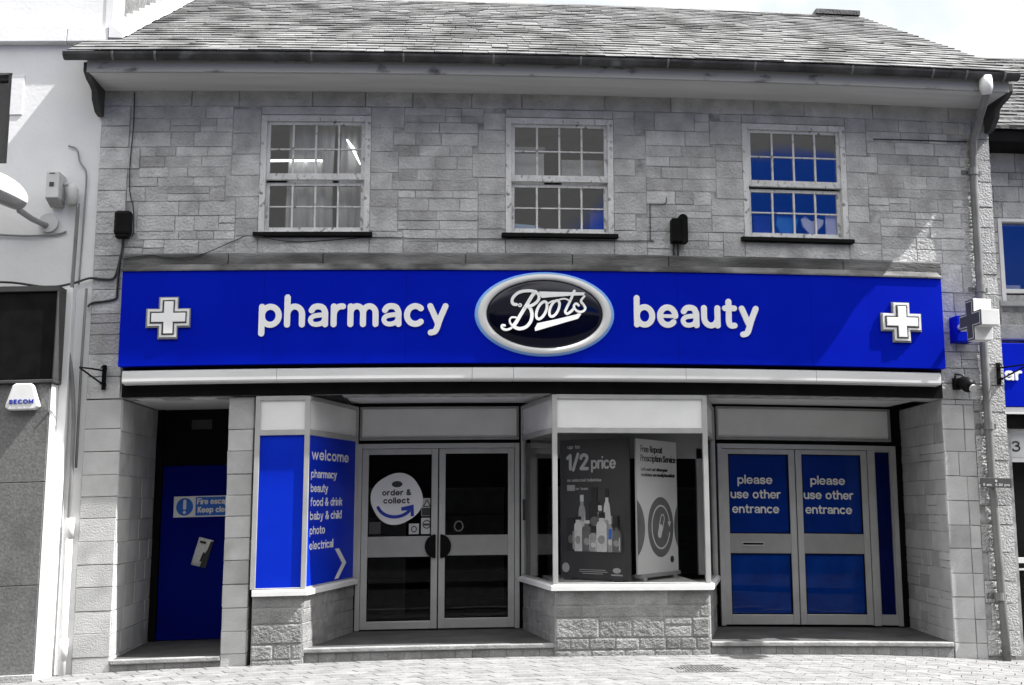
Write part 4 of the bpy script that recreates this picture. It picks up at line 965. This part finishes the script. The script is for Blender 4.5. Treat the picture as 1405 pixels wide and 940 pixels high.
# wrought hanging brackets
def hanging(p, xw, y, z0, z1, reach, label):
    t = thing('hanging_bracket', label, 'bracket', (xw, y, z0)); m = MB(); m.box(xw - .018, xw + .018, y - .03, y, z0, z1); m.build('wall_plate', M['black'], t)
    m = MB(); zt = z1 - .06; m.tube([(xw, y - .03, zt), (xw + reach[0] * .5, y + reach[1] * .5, zt + .004), (xw + reach[0], y + reach[1], zt + .0)], .009, 6); m.tube([(xw, y - .03, z0 + .05), (xw + reach[0], y + reach[1], zt - .005)], .009, 6)
    for zz, s_ in ((zt + .02, 1), (z0 + .05, -1)): m.tube([(xw + .0 * s_ + .03 * math.cos(a) * (-1 if reach[0] < 0 else 1), y - .04, zz + .03 * math.sin(a)) for a in [i * .7 for i in range(8)]], .006, 6)
    m.build('arm', M['black'], t); return t
hanging(0, -4.825, -.014, 2.79, 3.045, (-.14, -.36), 'thin black triangular hanging bracket on the left stone pier by the white wall')
hanging(0, 4.69, -.016, 2.87, 3.11, (.12, -.4), 'thin black triangular hanging bracket right of the downpipe')
# leaflet tucked on the fire door
lf = thing('leaflet', 'creased printed leaflet stuck at an angle on the blue fire door', 'leaflet', (-4.07, 1.49, .88))
LPn = PR((-4.068, 1.496, 1.058), -.27)
m = MB(); b = m.add([LPn.p(-.085 + .17 * i / 4, -.16 + .32 * k / 4, .004 + .003 * math.sin(i * 1.3 + k * .8) + (.012 if k > 3 and i > 2 else 0)) for i in range(5) for k in range(5)])
for i in range(4):
    for k in range(4): p = b + i * 5 + k; m.face((p, p + 5, p + 6, p + 1))
o = m.build('sheet', M['g3'], lf, smooth=True)
sol = o.modifiers.new('thick', 'SOLIDIFY'); sol.thickness = .002
m = MB(); m.poly(LPn, [(.02, -.16), (.085, -.16), (.087, .16), (.06, .165), (.05, .05), (.03, -.02)], .012, .016); m.rect(LPn, -.06, .01, .10, .125, .012, .016); m.poly(LPn, [(.0, -.1), (.03, -.1), (.035, .0), (.01, .01)], .012, .0162); m.build('print', M['g2'], lf)

# ================================================================ BEHIND THE GLASS
bd1 = thing('display_board', 'dark grey half price display board with printed bottles behind the bay glass', 'display board', (.2, .6, .73))
P1 = side_plane((-.12, .9), (.62, .25))
m = MB(); m.rect(P1, .13, 1.03, .742, 2.255, -.02, 0, True); m.build('panel', M['boardg'], bd1)
m = MB(); text(m, P1, 'up to', .235, .40, 2.155, .03, .008, -.001, .002); text(m, P1, '1/2', .215, .515, 1.915, .135, .036, -.001, .002, sp=.42); text(m, P1, 'price', .545, .865, 1.925, .10, .022, -.001, .002)
m.build('lettering', M['vinyl'], bd1)
m = MB(); text(m, P1, 'on selected toiletries', .225, .68, 1.79, .026, .007, -.001, .002); m.rect(P1, .225, .33, 1.69, 1.755, -.001, .002); text(m, P1, 'or less', .34, .5, 1.70, .022, .006, -.001, .002)
m.ell(P1, .20, .855, .048, .052, -.001, .003); m.rect(P1, .38, .72, .835, .842, -.001, .002); m.rect(P1, .38, .74, .815, .822, -.001, .002); m.rect(P1, .42, .68, .795, .802, -.001, .002); m.ell(P1, .86, .84, .05, .028, -.001, .002); m.rect(P1, .79, .93, .785, .80, -.001, .002); m.build('small_print', M['vinylg'], bd1)
def bottle(m, u, v, w, h, cap, cw, sh=.7):
    half = [(w * .94, 0), (w, .02), (w * 1.0, h * sh)] + [(cw + (w - cw) * math.cos(t * PI / 12), h * sh + (h * .9 - h * sh) * math.sin(t * PI / 12)) for t in range(1, 7)] + [(cw, h)]
    m.poly(P1, [(u + a, v + b) for a, b in half] + [(u - a, v + b) for a, b in half[::-1]], -.001, .002)
V = 1.035; LY = 0.
# material, centre, half width, height, cap height, neck half width, shoulder start, base lift
BOT = [('g1', .42, .045, .42, .10, .02, .62, .12), ('g3', .745, .045, .46, .14, .018, .5, .12), ('g2', .585, .075, .40, .16, .035, .8, .18), ('g4', .66, .04, .34, .08, .02, .7, .1),
       ('g2', .275, .048, .36, .0, .045, .95, .0), ('g3', .375, .05, .34, .05, .03, .8, .0), ('g4', .49, .055, .30, .05, .03, .82, .0), ('g1', .575, .045, .20, .06, .03, .85, .0),
       ('g3', .685, .066, .36, .09, .03, .74, .0), ('g1', .795, .034, .30, .12, .014, .6, .0), ('g4', .875, .055, .26, .18, .016, .55, .0)]
for q, (mn, u, w, h, cap, cw, sh, up) in enumerate(BOT):
    m = MB(); m.lay = LY; bottle(m, u, V + up, w, h, cap, cw, sh); LY = m.lay + .0005; o = m.build('bottle_print', M[mn], bd1)
    if cap: m = MB(); m.lay = LY; m.rect(P1, u - cw * 1.15, u + cw * 1.15, V + up + h, V + up + h + cap * .7, -.001, .002); LY = m.lay + .0003; m.build('cap_print', M['g2' if q % 3 else 'g3'], o)
    m = MB(); m.lay = LY; m.ell(P1, u, V + up + h * .36, w * .72, h * .13, -.001, .002, 20); LY = m.lay + .0003; m.build('label_print', M[{'g1': 'g3', 'g2': 'g4', 'g3': 'g1', 'g4': 'g1'}[mn]], o)
    m = MB(); m.lay = LY; m.rect(P1, u + w * .62, u + w * .8, V + up + h * .06, V + up + h * .6, -.001, .002); LY = m.lay + .0003; m.build('shine_print', M['g3'], o)
m = MB(); m.lay = LY; m.rect(P1, .78, .815, 1.17, 1.28, -.001, .002); m.build('label_print', M['noticeb'], bd1)
m = MB(); m.rect(P1, .2, .3, .726, .742, -.1, .05, True); m.rect(P1, .85, .95, .726, .742, -.1, .05, True); m.build('foot', M['dark'], bd1)

bd2 = thing('display_board', 'white prescription service display board with a pill symbol behind the bay glass', 'display board', (1.0, .55, .73))
P2 = side_plane((.71, .25), (1.22, .9))
m = MB(); m.rect(P2, .06, 1.05, .80, 2.25, -.02, 0, True); m.build('panel', M['boardw'], bd2)
m = MB(); text(m, P2, 'Free Repeat', .165, .68, 2.108, .052, .009, -.001, .002); text(m, P2, 'Prescription Service', .16, 1.01, 2.008, .052, .008, -.001, .002)
text(m, P2, "Let's sort out when your", .165, .8, 1.905, .026, .003, -.001, .002); text(m, P2, 'medicines are ready to collect', .165, .97, 1.845, .026, .003, -.001, .002)
m.ell(P2, .89, .93, .045, .038, -.001, .002); m.build('lettering', M['g2'], bd2)
m = MB(); m.ell(P2, .62, 1.292, .315, .33, -.001, .002)
def clip(uc, u0, u1): return [(max(u0, min(u1, uc + .315 * math.cos(2 * PI * i / 60))), 1.292 + .33 * math.sin(2 * PI * i / 60)) for i in range(60)]
for uc, u0, u1 in ((-.08, .062, .3), (1.27, .9, 1.048)):
    q = [p for p in clip(uc, u0, u1) if u0 - 1e-6 < p[0] < u1 + 1e-6]; m.poly(P2, q, -.001, .002)
m.build('symbol', M['g4'], bd2)
m = MB(); m.lay = .002; m.stroke(P2, [(.62 + .22 * math.cos(math.radians(t)), 1.292 + .235 * math.sin(math.radians(t))) for t in range(15, 345, 8)], .016, -.001, .002); m.poly(P2, [(.79, 1.35), (.87, 1.35), (.83, 1.29)], -.001, .002)
m.stroke(P2, [(.585, 1.215), (.615, 1.28)], .088, -.001, .002); m.build('symbol', M['boardw'], bd2)
m = MB(); m.lay = .002; pr = [(.615, 1.28), (.66, 1.385)]
pa = Vector(pr[0]); pb = Vector(pr[1]); tt = (pb - pa).normalized(); nq = Vector((-tt.y, tt.x)) * .044
m.stroke(P2, [tuple(pa + nq), tuple(pb + nq)] + [tuple(pb + Vector((nq.x * math.cos(a) - nq.y * math.sin(a), nq.x * math.sin(a) + nq.y * math.cos(a)))) for a in [-PI * i / 8 for i in range(1, 8)]] + [tuple(pb - nq), tuple(pa - nq)], .012, -.001, .002); m.build('symbol', M['boardw'], bd2)
m = MB(); m.rect(P2, .08, 1.04, .76, .80, -.05, .03, True); m.rect(P2, .12, .2, .726, .76, -.04, .04, True); m.rect(P2, .85, .93, .726, .76, -.04, .04, True); m.build('foot', M['alu'], bd2)

# upstairs window contents
def drape(x0, x1, y, z0, z1, label, amp=.03, k=26, mm='curtain'):
    m = MB(); n = int((x1 - x0) / .012); b = len(m.v)
    for i in range(n + 1):
        x = x0 + (x1 - x0) * i / n
        for j in range(7):
            z = z0 + (z1 - z0) * j / 6; f = 1 + .25 * (1 - j / 6)
            m.v.append((x + .01 * math.sin(j * .9 + x * 9), y + amp * f * math.sin(x * k * (1 + .08 * math.sin(x * 3)) + .4 * math.sin(j)) + .012 * math.sin(x * 71), z))
    for i in range(n):
        for j in range(6): p = b + i * 7 + j; m.face((p, p + 7, p + 8, p + 1))
    o = m.build('curtain', M[mm], smooth=True); s_ = o.modifiers.new('thick', 'SOLIDIFY'); s_.thickness = .003
    return tag(o, label, 'curtain', 'curtains in the first upstairs window')
drape(-3.06, -2.56, .22, 4.36, 5.75, 'long pale curtain hanging in the middle of the leftmost upstairs window')
drape(-2.50, -2.12, .26, 4.36, 5.75, 'narrower pale curtain hanging at the right of the leftmost upstairs window', .025, 34)
t = thing('ceiling_lamp', 'lit fluorescent tube running level behind the leftmost upstairs window', 'lamp', (-2.95, .75, 5.55)); MB().tube([(-3.3, .155, 5.272), (-2.68, .155, 5.278)], .011, 8).build('tube', M['tube'], t); bx('housing', M['interw'], t, -3.3, -2.68, .145, .168, 5.285, 5.297)
t = thing('ceiling_lamp', 'lit fluorescent tube seen slanting at the right of the leftmost upstairs window', 'lamp', (-2.3, .12, 5.5)); MB().tube([(-2.42, .17, 5.52), (-2.36, .165, 5.43), (-2.27, .16, 5.24)], [.008, .016, .006], 8).build('tube', M['tube'], t, smooth=True); bx('housing', M['interw'], t, -2.36, -2.30, .178, .19, 5.38, 5.48)
cb = thing('cupboard', 'pale double cupboard seen through the middle upstairs window', 'cupboard', (-.3, .6, 4.2))
m = MB(); m.box(-.66, -.255, .16, .3, 5.03, 5.38); m.build('body', M['boardw'], cb); bx('top', M['interw'], cb, -.66, -.245, .15, .3, 5.385, 5.455)
m = MB(); m.box(-.06, .44, .17, .19, 5.03, 5.32); tag(m.build('notice_board', M['g3']), 'grey board leaning at the right of the middle upstairs window', 'board')
m = MB(); m.poly(PL((0, .12, 0)), [(-.62, 4.46), (-.28, 4.46), (-.28, 4.52), (-.36, 4.555), (-.62, 4.575)], -.04, .02, True); tag(m.build('paper_bag', M['bluep'], bevel=.008), 'pale blue bag lying on the middle upstairs window sill', 'bag')
m = MB(); m.box(.24, .42, .1, .17, 4.46, 4.74); tag(m.build('sky_reflection_block', M['bluen'], bevel=.006), 'dark blue block standing in for reflected sky at the right of the middle upstairs window', 'box')  # added blue block imitates the sky reflection in the lower right panes
m = MB(); m.poly(PL((0, .115, 0)), [(2.32, 4.60), (2.36, 4.52), (2.44, 4.50), (2.53, 4.53), (2.56, 4.62), (2.58, 4.70), (2.33, 4.72)], -.05, .01, True); tag(m.build('gift_bag', M['bluel'], bevel=.01), 'bright blue crumpled bag on the rightmost upstairs window sill', 'bag')
m = MB(); m.poly(PL((0, .11, 0)), [(2.62, 4.60), (2.72, 4.49), (2.85, 4.62), (2.86, 4.68), (2.80, 4.70), (2.72, 4.66), (2.65, 4.72), (2.60, 4.68)], -.02, .01, True); tag(m.build('paper_heart', M['boardw'], bevel=.006), 'pale paper heart propped in the rightmost upstairs window', 'decoration')
m = MB(); m.box(2.08, 2.27, .16, .2, 4.48, 4.72); tag(m.build('picture_card', M['bluen'], bevel=.004), 'navy card with pale print propped left in the rightmost upstairs window', 'card')
m = MB(); m.box(2.88, 3.03, .10, .12, 4.46, 4.75); tag(m.build('paper_card', M['boardw'], bevel=.003), 'plain grey card standing right in the rightmost upstairs window', 'card')

# ================================================================ WHITE BUILDING ON THE LEFT
wb = thing('white_building', 'white rendered building with string course left of the stone shop', 'building', (-7.5, 0, -.1))
mb = MB()
mb.box(-5.96, -5.004, .02, .4, -.2, 9.8); mb.box(-12, -5.96, .02, .4, 6.22, 9.8); mb.box(-12, -5.96, .02, .4, -.2, 5.22); mb.box(-12, -6.9, .021, .4, 5.22, 6.22)
wbw = mb.build('wall', M['render'], wb)
MB().box(-12, -4.955, .41, 9, 6.0, 9.8).build('roughcast_wall', M['rough'], wb, warp=False)
MB().box(-5.02, -4.945, .012, .41, 6.3, 9.8).build('corner_trim', M['white'], wb, warp=False)
m = MB(); m.prism_x([(.02, 6.73), (-.05, 6.72), (-.055, 6.54), (-.03, 6.53), (.02, 6.53)], -12, -5.4); m.prism_x([(.02, 6.71), (-.05, 6.70), (-.055, 6.54), (-.03, 6.53), (.02, 6.53)], -5.395, -4.965); m.build('string_course', M['render'], wb, bevel=.008)
# mortar fillet where its wall meets the slate roof
m = MB(); ang = math.atan(SL); k = 30
for i in range(k):
    y = -.06 + (3.6 / k) * i; y1 = y + 3.6 / k; ww = .15 + random.uniform(-.015, .015)
    b = m.add([(-4.958, y, roof_z(y) + .14 + .02 * (i % 2)), (-4.958, y1, roof_z(y1) + .12 + .02 * (i % 2)), (-4.958 + ww, y1, roof_z(y1) + .034), (-4.958 + ww, y, roof_z(y) + .034), (-4.958, y, roof_z(y) - .02), (-4.958, y1, roof_z(y1) - .02), (-4.958 + ww, y1, roof_z(y1) - .02), (-4.958 + ww, y, roof_z(y) - .02)])
    for q in ((0, 3, 2, 1), (3, 7, 6, 2), (0, 4, 7, 3), (1, 2, 6, 5)): m.face([b + j for j in q])
m.build('fillet', M['white'], wb, warp=False)
m = MB(); m.poly(PL((0, -.1, 0)), [(-4.985, 6.26), (-4.90, 6.28), (-4.985, 6.46)], -.06, .0, True); m.build('lead_soaker', M['black'], wb)
w = MB(); w.box(-6.9, -6.86, .1, .16, 5.22, 6.22); w.box(-6.0, -5.965, .03, .16, 5.22, 6.22); w.box(-6.86, -6.0, .08, .16, 6.16, 6.22); w.box(-6.86, -6.0, .08, .16, 5.22, 5.27); ww = w.build('window', M['dark'], wb); bx('pane', M['oldglass'], ww, -6.86, -6.0, .12, .125, 5.27, 6.16); bx('blind', M['sooty'], ww, -6.9, -5.93, .3, .33, 5.23, 6.21)
m = MB(); m.box(-5.962, -5.83, .008, .03, 5.75, 6.19); m.build('render_patch', M['render'], wb, bevel=.006)
# shopfront: dark sign board, granite, pilaster
m = MB(); m.box(-9, -5.245, -.3, .02, 2.88, 3.77); m.build('sign_board', M['blackgl'], wb, bevel=.01)
m = MB(); m.box(-9, -5.225, -.33, .02, 3.772, 3.83); m.box(-9, -5.225, -.33, .02, 2.845, 2.879); m.box(-5.244, -5.225, -.33, .02, 2.879, 3.772); m.build('sign_frame', M['dark'], wb, bevel=.006)
m = MB()
for a, b in ((-.2, .86), (.866, 1.86), (1.866, 2.843)):
    m.box(-9, -5.275, -.28, .02, a, b)
m.build('granite_panel', M['granite'], wb, bevel=.004)
m = MB(); m.box(-5.272, -5.255, -.27, .02, -.2, 2.84); m.box(-5.254, -5.165, -.10, .021, -.2, 3.85); m.build('pilaster', M['render'], wb, bevel=.006)
bx('plinth', M['kerb'], wb, -9, -5.26, -.33, -.281, -.2, .02)
# its drainpipe
wp = thing('drainpipe', 'thin pale pipe running down the white wall beside the stone pier', 'pipe', (-5.1, -.05, -.1))
m = MB(); m.tube(sm3([(-5.175, -.06, 4.75), (-5.18, -.06, 4.3), (-5.19, -.06, 3.7), (-5.2, -.06, 3.3), (-5.14, -.06, 2.95), (-5.10, -.05, 2.5), (-5.09, -.05, 1.9), (-5.09, -.05, 1.2)]), .02, 10); m.build('conduit', M['pvc'], wp, smooth=True)
m = MB(); m.tube([(-5.075, -.05, 1.5), (-5.075, -.05, .35), (-5.07, -.06, -.12)], .034, 12); m.tube([(-5.075, -.05, 1.3), (-5.075, -.05, 1.5)], .042, 12); m.tube([(-5.07, -.06, .12), (-5.065, -.06, .32)], .042, 12); m.build('pipe', M['white'], wp, smooth=True)
m = MB(); m.tube([(-5.05, -.03, 3.85), (-5.06, -.03, 3.0), (-5.055, -.03, 2.0)], .014, 8); m.build('conduit', M['pvc'], wp, smooth=True)
# meter box
jb = thing('meter_box', 'pale grey box with small black square on the white wall', 'meter box', (-5.4, 0, 4.72))
m = MB(); m.box(-5.47, -5.335, -.2, .015, 4.78, 5.06); m.build('case', M['box'], jb, bevel=.008)
m = MB(); m.box(-5.43, -5.385, -.206, -.198, 4.90, 4.945); m.box(-5.435, -5.38, -.204, -.198, 5.035, 5.045); m.build('knob', M['dark'], jb)
m = MB(); m.prism_x([(-.19, 4.778), (.015, 4.778), (.015, 4.73), (-.03, 4.72)], -5.465, -5.34); m.build('hood', M['g1'], jb)
m = MB(); m.tube([(-5.24, -.06, 4.74), (-5.24, -.06, 4.9), (-5.25, -.06, 4.96)], [.055, .06, .035], 12); m.tube([(-5.33, -.06, 4.95), (-5.27, -.06, 4.97)], .02, 8); m.build('gland', M['box'], jb, smooth=True)
# wall lamp
wl = thing('wall_lamp', 'white topped curved wall lamp on the white building at the left edge', 'lamp', (-5.68, 0, 4.6))
m = MB(); n = 20; b = len(m.v); cxl, cyl, czl = -5.84, -.52, 4.78
for r in range(9):
    a = r / 8 * PI / 2
    for i in range(n):
        t_ = 2 * PI * i / n; q = Vector((.34 * math.cos(a) * math.cos(t_), .2 * math.cos(a) * math.sin(t_), .17 * math.sin(a))); q.rotate(Matrix.Rotation(.42, 3, 'Y')); m.v.append((cxl + q.x, cyl + q.y, czl + q.z))
for r in range(8):
    for i in range(n): j = (i + 1) % n; m.face((b + r * n + i, b + r * n + j, b + (r + 1) * n + j, b + (r + 1) * n + i))
m.build('hood', M['white'], wl, smooth=True)
m = MB(); b = len(m.v)
for r, (s_, dz) in enumerate(((1.0, 0), (.98, -.05), (.8, -.10), (.0, -.11))):
    for i in range(n):
        t_ = 2 * PI * i / n; q = Vector((.34 * s_ * math.cos(t_), .2 * s_ * math.sin(t_), dz - .003)); q.rotate(Matrix.Rotation(.42, 3, 'Y')); m.v.append((cxl + q.x, cyl + q.y, czl + q.z))
for r in range(3):
    for i in range(n): j = (i + 1) % n; m.face((b + r * n + i, b + (r + 1) * n + i, b + (r + 1) * n + j, b + r * n + j))
m.build('body', M['alud'], wl, smooth=True)
m = MB(); m.tube([(-5.62, -.5, 4.66), (-5.62, -.45, 4.58), (-5.56, -.25, 4.54), (-5.50, -.02, 4.53)], [.03, .032, .03, .03], 10); m.build('arm', M['alud'], wl, smooth=True)
m = MB(); m.tube([(-5.48, -.0, 4.56), (-5.48, -.03, 4.56)], .1, 20); m.build('wall_plate', M['box'], wl, smooth=False)
cable([(-6.4, 0, 4.50), (-6.0, 0, 4.45), (-5.7, 0, 4.43), (-5.4, 0, 4.44), (-5.3, 0, 4.47)], .011, 'grey cable along the white wall below the curved lamp', 'cableg')
cable([(-5.33, .0, 5.4), (-5.24, .0, 5.36), (-5.2, .0, 5.22), (-5.13, .0, 5.1), (-5.125, .0, 4.8), (-5.13, -.0, 4.4), (-5.14, 0, 3.9)], .009, 'thin pale conduit bending down the white wall near the stone corner', 'cableg')
# alarm bell box
sb = thing('alarm_box', 'white tapered burglar alarm box on granite below the dark sign board', 'alarm', (-5.5, -.3, 2.58))
m = MB(); f = [(-5.67, 2.60), (-5.63, 2.575), (-5.39, 2.575), (-5.345, 2.605), (-5.355, 2.64), (-5.41, 2.82), (-5.44, 2.838), (-5.58, 2.838), (-5.61, 2.82), (-5.665, 2.64)]
m.poly(PL((0, -.284, 0)), f, 0, .085, True); m.build('case', M['white'], sb, bevel=.014)
m = MB(); text(m, PL((0, -.371, 0)), 'SECOM', -5.63, -5.395, 2.635, .032, .010, 0, .003); m.build('lettering', M['bluen'], sb)

# ================================================================ BUILDING ON THE RIGHT
rb = thing('right_building', 'neighbouring stone shop at the right edge with blue fascia and mossy tiled roof', 'building', (7, .6, -.2)); RY = .6
mb = MB(); mb.box(4.80, 5.12, RY + .004, RY + .4, -.2, 5.75); mb.box(5.12, 6.4, RY + .004, RY + .4, 4.89, 5.75); mb.box(6.4, 10, RY + .004, RY + .4, 2.4, 5.75); mb.box(5.12, 6.4, RY + .004, RY + .4, 3.4, 3.98)
rw = mb.build('wall', M['mortar'], rb, warp=False)
m = MB(); coursed(m, front(RY), 4.80, 7.5, 3.45, 5.7, holes=((5.12, 6.4, 3.92, 4.89),), hs=(.12, .2), ws=(.2, .5)); m.build('stonework', M['stone'], rw, warp=False)
bx('ledge', M['kerb'], rb, 4.8, 10, RY - .09, RY + .003, 3.44, 3.62, warp=False, bevel=.02)
w = MB(); w.box(5.12, 5.17, RY - .02, RY + .1, 3.9, 4.89); w.box(6.35, 6.4, RY - .02, RY + .1, 3.9, 4.89); w.box(5.17, 6.35, RY - .02, RY + .1, 4.85, 4.89); w.box(5.17, 6.35, RY - .01, RY + .1, 4.0, 4.05); w.box(5.72, 5.77, RY - .01, RY + .1, 4.05, 4.85)
ww = w.build('window', M['white'], rb, warp=False, bevel=.004); bx('pane', M['oldglass'], ww, 5.17, 6.35, RY + .05, RY + .055, 4.05, 4.85, warp=False); bx('sill', M['kerb'], ww, 5.06, 6.46, RY - .08, RY + .01, 3.84, 3.895, warp=False); bx('blind', M['sooty'], ww, 5.13, 6.39, RY + .3, RY + .32, 3.95, 4.88, warp=False)
m = MB(); m.box(5.22, 5.42, RY + .12, RY + .14, 3.96, 4.12); m.build('window_box', M['interw'], ww, warp=False)
# its roof
SR = .70; ey, ez = RY - .45, 5.84
m = MB(); m.prism_x([(ey, ez - .16), (ey, ez - .01), (RY + .3, ez + .5), (RY + .3, ez - .16)], 4.80, 10); m.build('eaves', M['black'], rb, warp=False)
m = MB()
for r in range(22):
    y = ey - .03 + r * .14; z = ez + SR * (y - ey); x = 4.79
    while x < 9:
        wd = random.uniform(.14, .3); m.tone = random.uniform(.5, 1.35); t_ = .03 + random.uniform(0, .02)
        b = m.add([(x, y + random.uniform(-.015, .015), z), (x, y, z + t_), (x, y + .2, z + .2 * SR + .006), (x + wd - .006, y + random.uniform(-.015, .015), z), (x + wd - .006, y, z + t_), (x + wd - .006, y + .2, z + .2 * SR + .006)])
        for q in ((0, 3, 4, 1), (1, 4, 5, 2), (0, 1, 2), (3, 5, 4)): m.face([b + k for k in q])
        x += wd
m.tone = 1.; m.build('roof', M['tile'], rb, warp=False)
bx('fascia_sign', M['blue'], rb, 4.80, 9, RY - .16, RY - .001, 2.665, 3.39, warp=False, bevel=.006)
m = MB(); text(m, PL((0, RY - .16, 0)), 'bar', 4.862, 5.205, 2.962, .112, .031, -.001, .015); m.build('lettering', M['letters'], rb, warp=False)
m = MB(); m.box(4.96, 9, RY - .15, RY - .0, 2.585, 2.66); m.build('canopy_box', M['canopy'], rb, warp=False); m = MB(); m.box(4.8, 9, RY - .08, RY + .05, 2.43, 2.584); m.build('beam', M['black'], rb, warp=False)
m = MB(); m.box(4.96, 9, RY + .051, RY + .1, 2.1, 2.40); m.box(4.96, 9, RY + .02, RY + .1, 2.401, 2.425); m.box(4.96, 9, RY + .02, RY + .1, 2.05, 2.095); m.box(4.96, 9, RY + .03, RY + .1, .92, .98); m.box(4.96, 9, RY + .03, RY + .1, .84, .86); m.build('shopfront_frame', M['canopy'], rb, warp=False)
m = MB(); text(m, PL((0, RY + .05, 0)), '3', 5.155, 5.25, 2.17, .085, .018, -.001, .003); m.build('lettering', M['g2'], rb, warp=False)
bx('pane', M['glass'], rb, 4.96, 9, RY + .06, RY + .066, .3, 2.05, warp=False); bx('stall_riser', M['black'], rb, 4.8, 9, RY + .05, RY + .3, -.2, .3, warp=False)
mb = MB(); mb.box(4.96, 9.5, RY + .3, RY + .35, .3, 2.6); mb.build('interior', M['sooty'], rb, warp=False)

# ================================================================ ACROSS THE STREET (behind the camera, seen only as reflections)
for i, (x0, x1, h) in enumerate(((-16, -6.2, 6.4), (-6, 2.8, 5.6), (3, 14, 6.0))):
    t = thing('opposite_house', ('tall terrace house across the street, seen only in reflections', 'middle terrace house across the street, seen only in reflections', 'long terrace house across the street, seen only in reflections')[i], 'building', ((x0 + x1) / 2, -15, -.2), 'houses across the street')
    bx('wall', M['quilt'], t, x0, x1, -22, -15, -.3, h, warp=False)
    MB().prism_x([(-14.8, h), (-18.5, h + 1.6), (-22.2, h)], x0, x1).build('roof', M['slate'], t, warp=False)
    n = int((x1 - x0) / 2.6)
    for k in range(n):
        xc = x0 + (x1 - x0) * (k + .5) / n; f = bx('window', M['white'], t, xc - .5, xc + .5, -14.99, -14.95, 3.3, 4.6, warp=False); bx('pane', M['black'], f, xc - .42, xc + .42, -14.949, -14.94, 3.38, 4.52, warp=False)
        f = bx('shopfront', M['dark'], t, xc - 1.1, xc + 1.1, -14.99, -14.95, .2, 2.4, warp=False)

for o in bpy.data.objects:
    if '_o' in o: del o['_o']
